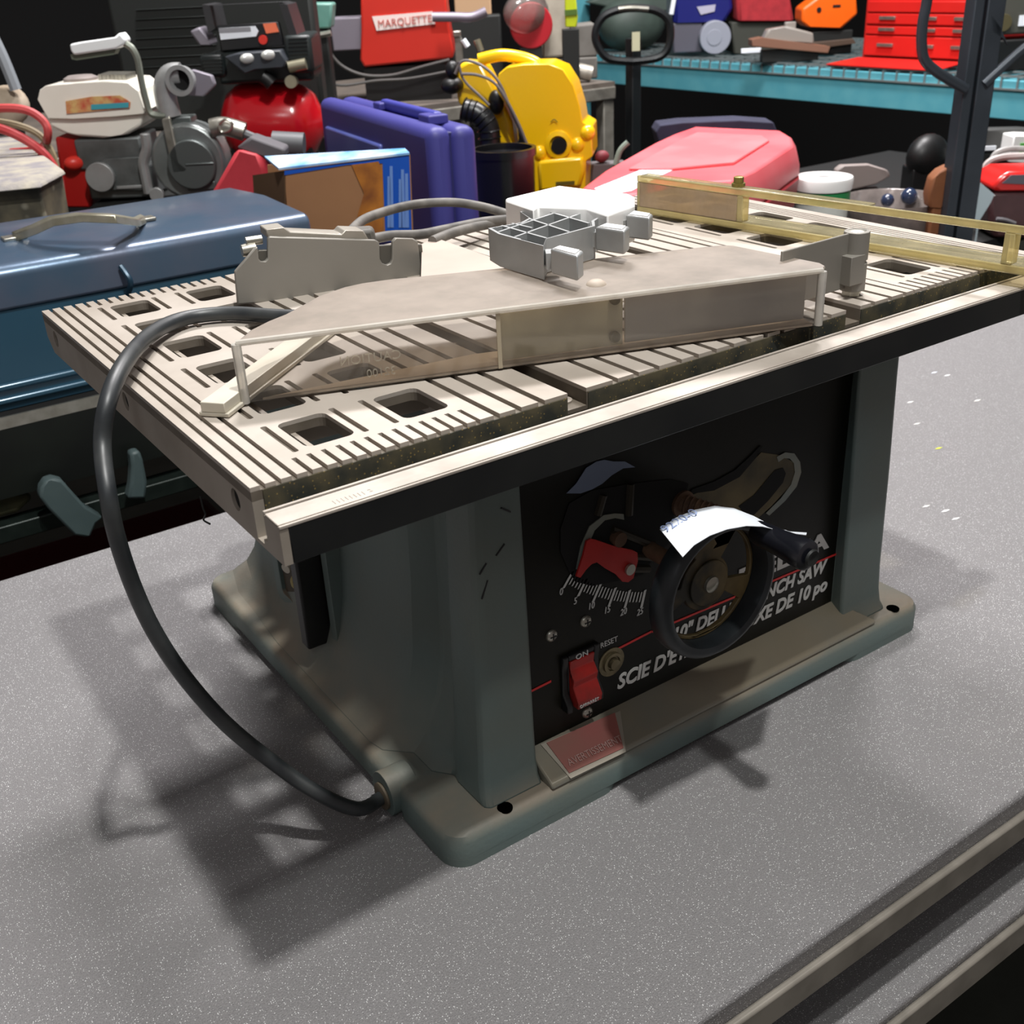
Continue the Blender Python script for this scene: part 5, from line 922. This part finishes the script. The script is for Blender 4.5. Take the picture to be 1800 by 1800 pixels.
b = BG(1785, TB, 2.2); t = b.thing('red_lid_kettle', 'smoky brown jug with a shiny red lid at the right edge', 'jug')
mb = MB(); b.poly(mb, [(1738, 348), (1750, 336), (1850, 336), (1850, b.py), (1748, b.py), (1740, 400)], 0, 80); mb.build('jug_body', mat('smoky_maroon_plastic', '#4a3133', .25, 0, var=(14, '#6a4a4a', .5)), t, bevel=.014)
mb = MB(); b.poly(mb, [(1742, 330), (1758, 312), (1775, 302), (1850, 300), (1850, 336), (1750, 337)], -4, 84); mb.build('red_lid', mat('glossy_red_lid', '#cf2320', .25, 0, coat=.4), t, bevel=.008)
mb = MB(); b.poly(mb, [(1762, 322), (1778, 308), (1850, 306), (1850, 326)], -6, -4.2); mb.build('grey_spout', mat('slate_lid_insert', '#60606a', .3), t)
mb = MB(); b.tube(mb, [(1752, 384), (1768, 386), (1785, 392)], 3, -4, 6); mb.build('pale_logo', mat('silver_print', '#8f8c90', .5), t)
simple('blue_tissue_sheet', 'pale blue folded sheet standing beside the smoky jug', 'paper', 1722, TB, [('sheet', 'poly', ([(1716, 315), (1748, 342), (1742, 356), (1722, 388), (1702, 400), (1704, 350)], 0, 3), mat('pale_blue_sheet', '#bccdd4', .6), .0005), ('fold', 'box', (1706, 385, 1722, 480, 0, 3, True), mat('pale_blue_sheet', '#bccdd4'), 0)], D=2.17)
simple('white_tube_stand', 'pale plastic pipe stand with a curved top behind the jug', 'stand', 1740, TB, [('arch', 'tube', ([(1716, 440), (1716, 380), (1718, 330), (1732, 292), (1755, 278), (1800, 274), (1840, 274)], 6, 0), mat('pinkish_white_pipe', '#b9aeab', .4), 0), ('arch', 'tube', ([(1740, 290), (1750, 270), (1775, 262), (1810, 262)], 5, 12), mat('grey_white_pipe', '#9a9896', .4), 0), ('upright', 'box', (1736, 360, 1746, 470, -2, 6, True), mat('pinkish_white_pipe', '#b9aeab'), .002)], D=2.32)
simple('green_white_jug', 'white plastic jug with a green label at the far right', 'jug', 1790, TB, [('jug', 'poly', ([(1774, 285), (1782, 240), (1800, 238), (1850, 240), (1850, 290)], 0, 50), mat('bright_white_plastic', '#f3f3f1'), .006), ('green_label', 'poly', ([(1794, 252), (1850, 250), (1850, 272), (1792, 270)], -1.5, -.2), mat('leaf_green_label', '#53b843', .5), 0), ('jug_stand', 'box', (1782, 290, 1845, 380, 4, 46, True), M_dark, .002)], D=2.5)
simple('grey_metal_tray', 'grey metal tray with a white-taped edge behind the jugs at right', 'tray', 1745, TB, [('tray', 'poly', ([(1712, 262), (1722, 228), (1800, 226), (1850, 230), (1850, 262)], 0, 30), mat('dull_grey_tray', '#5f605f', .4, .5, var=(12, '#4b4b49', .6)), .004), ('tape', 'box', (1714, 256, 1752, 266, -3, -.2), M_paper, .001), ('tray_foot', 'box', (1722, 264, 1840, 330, 4, 26, True), M_dark, .002)], D=2.55)
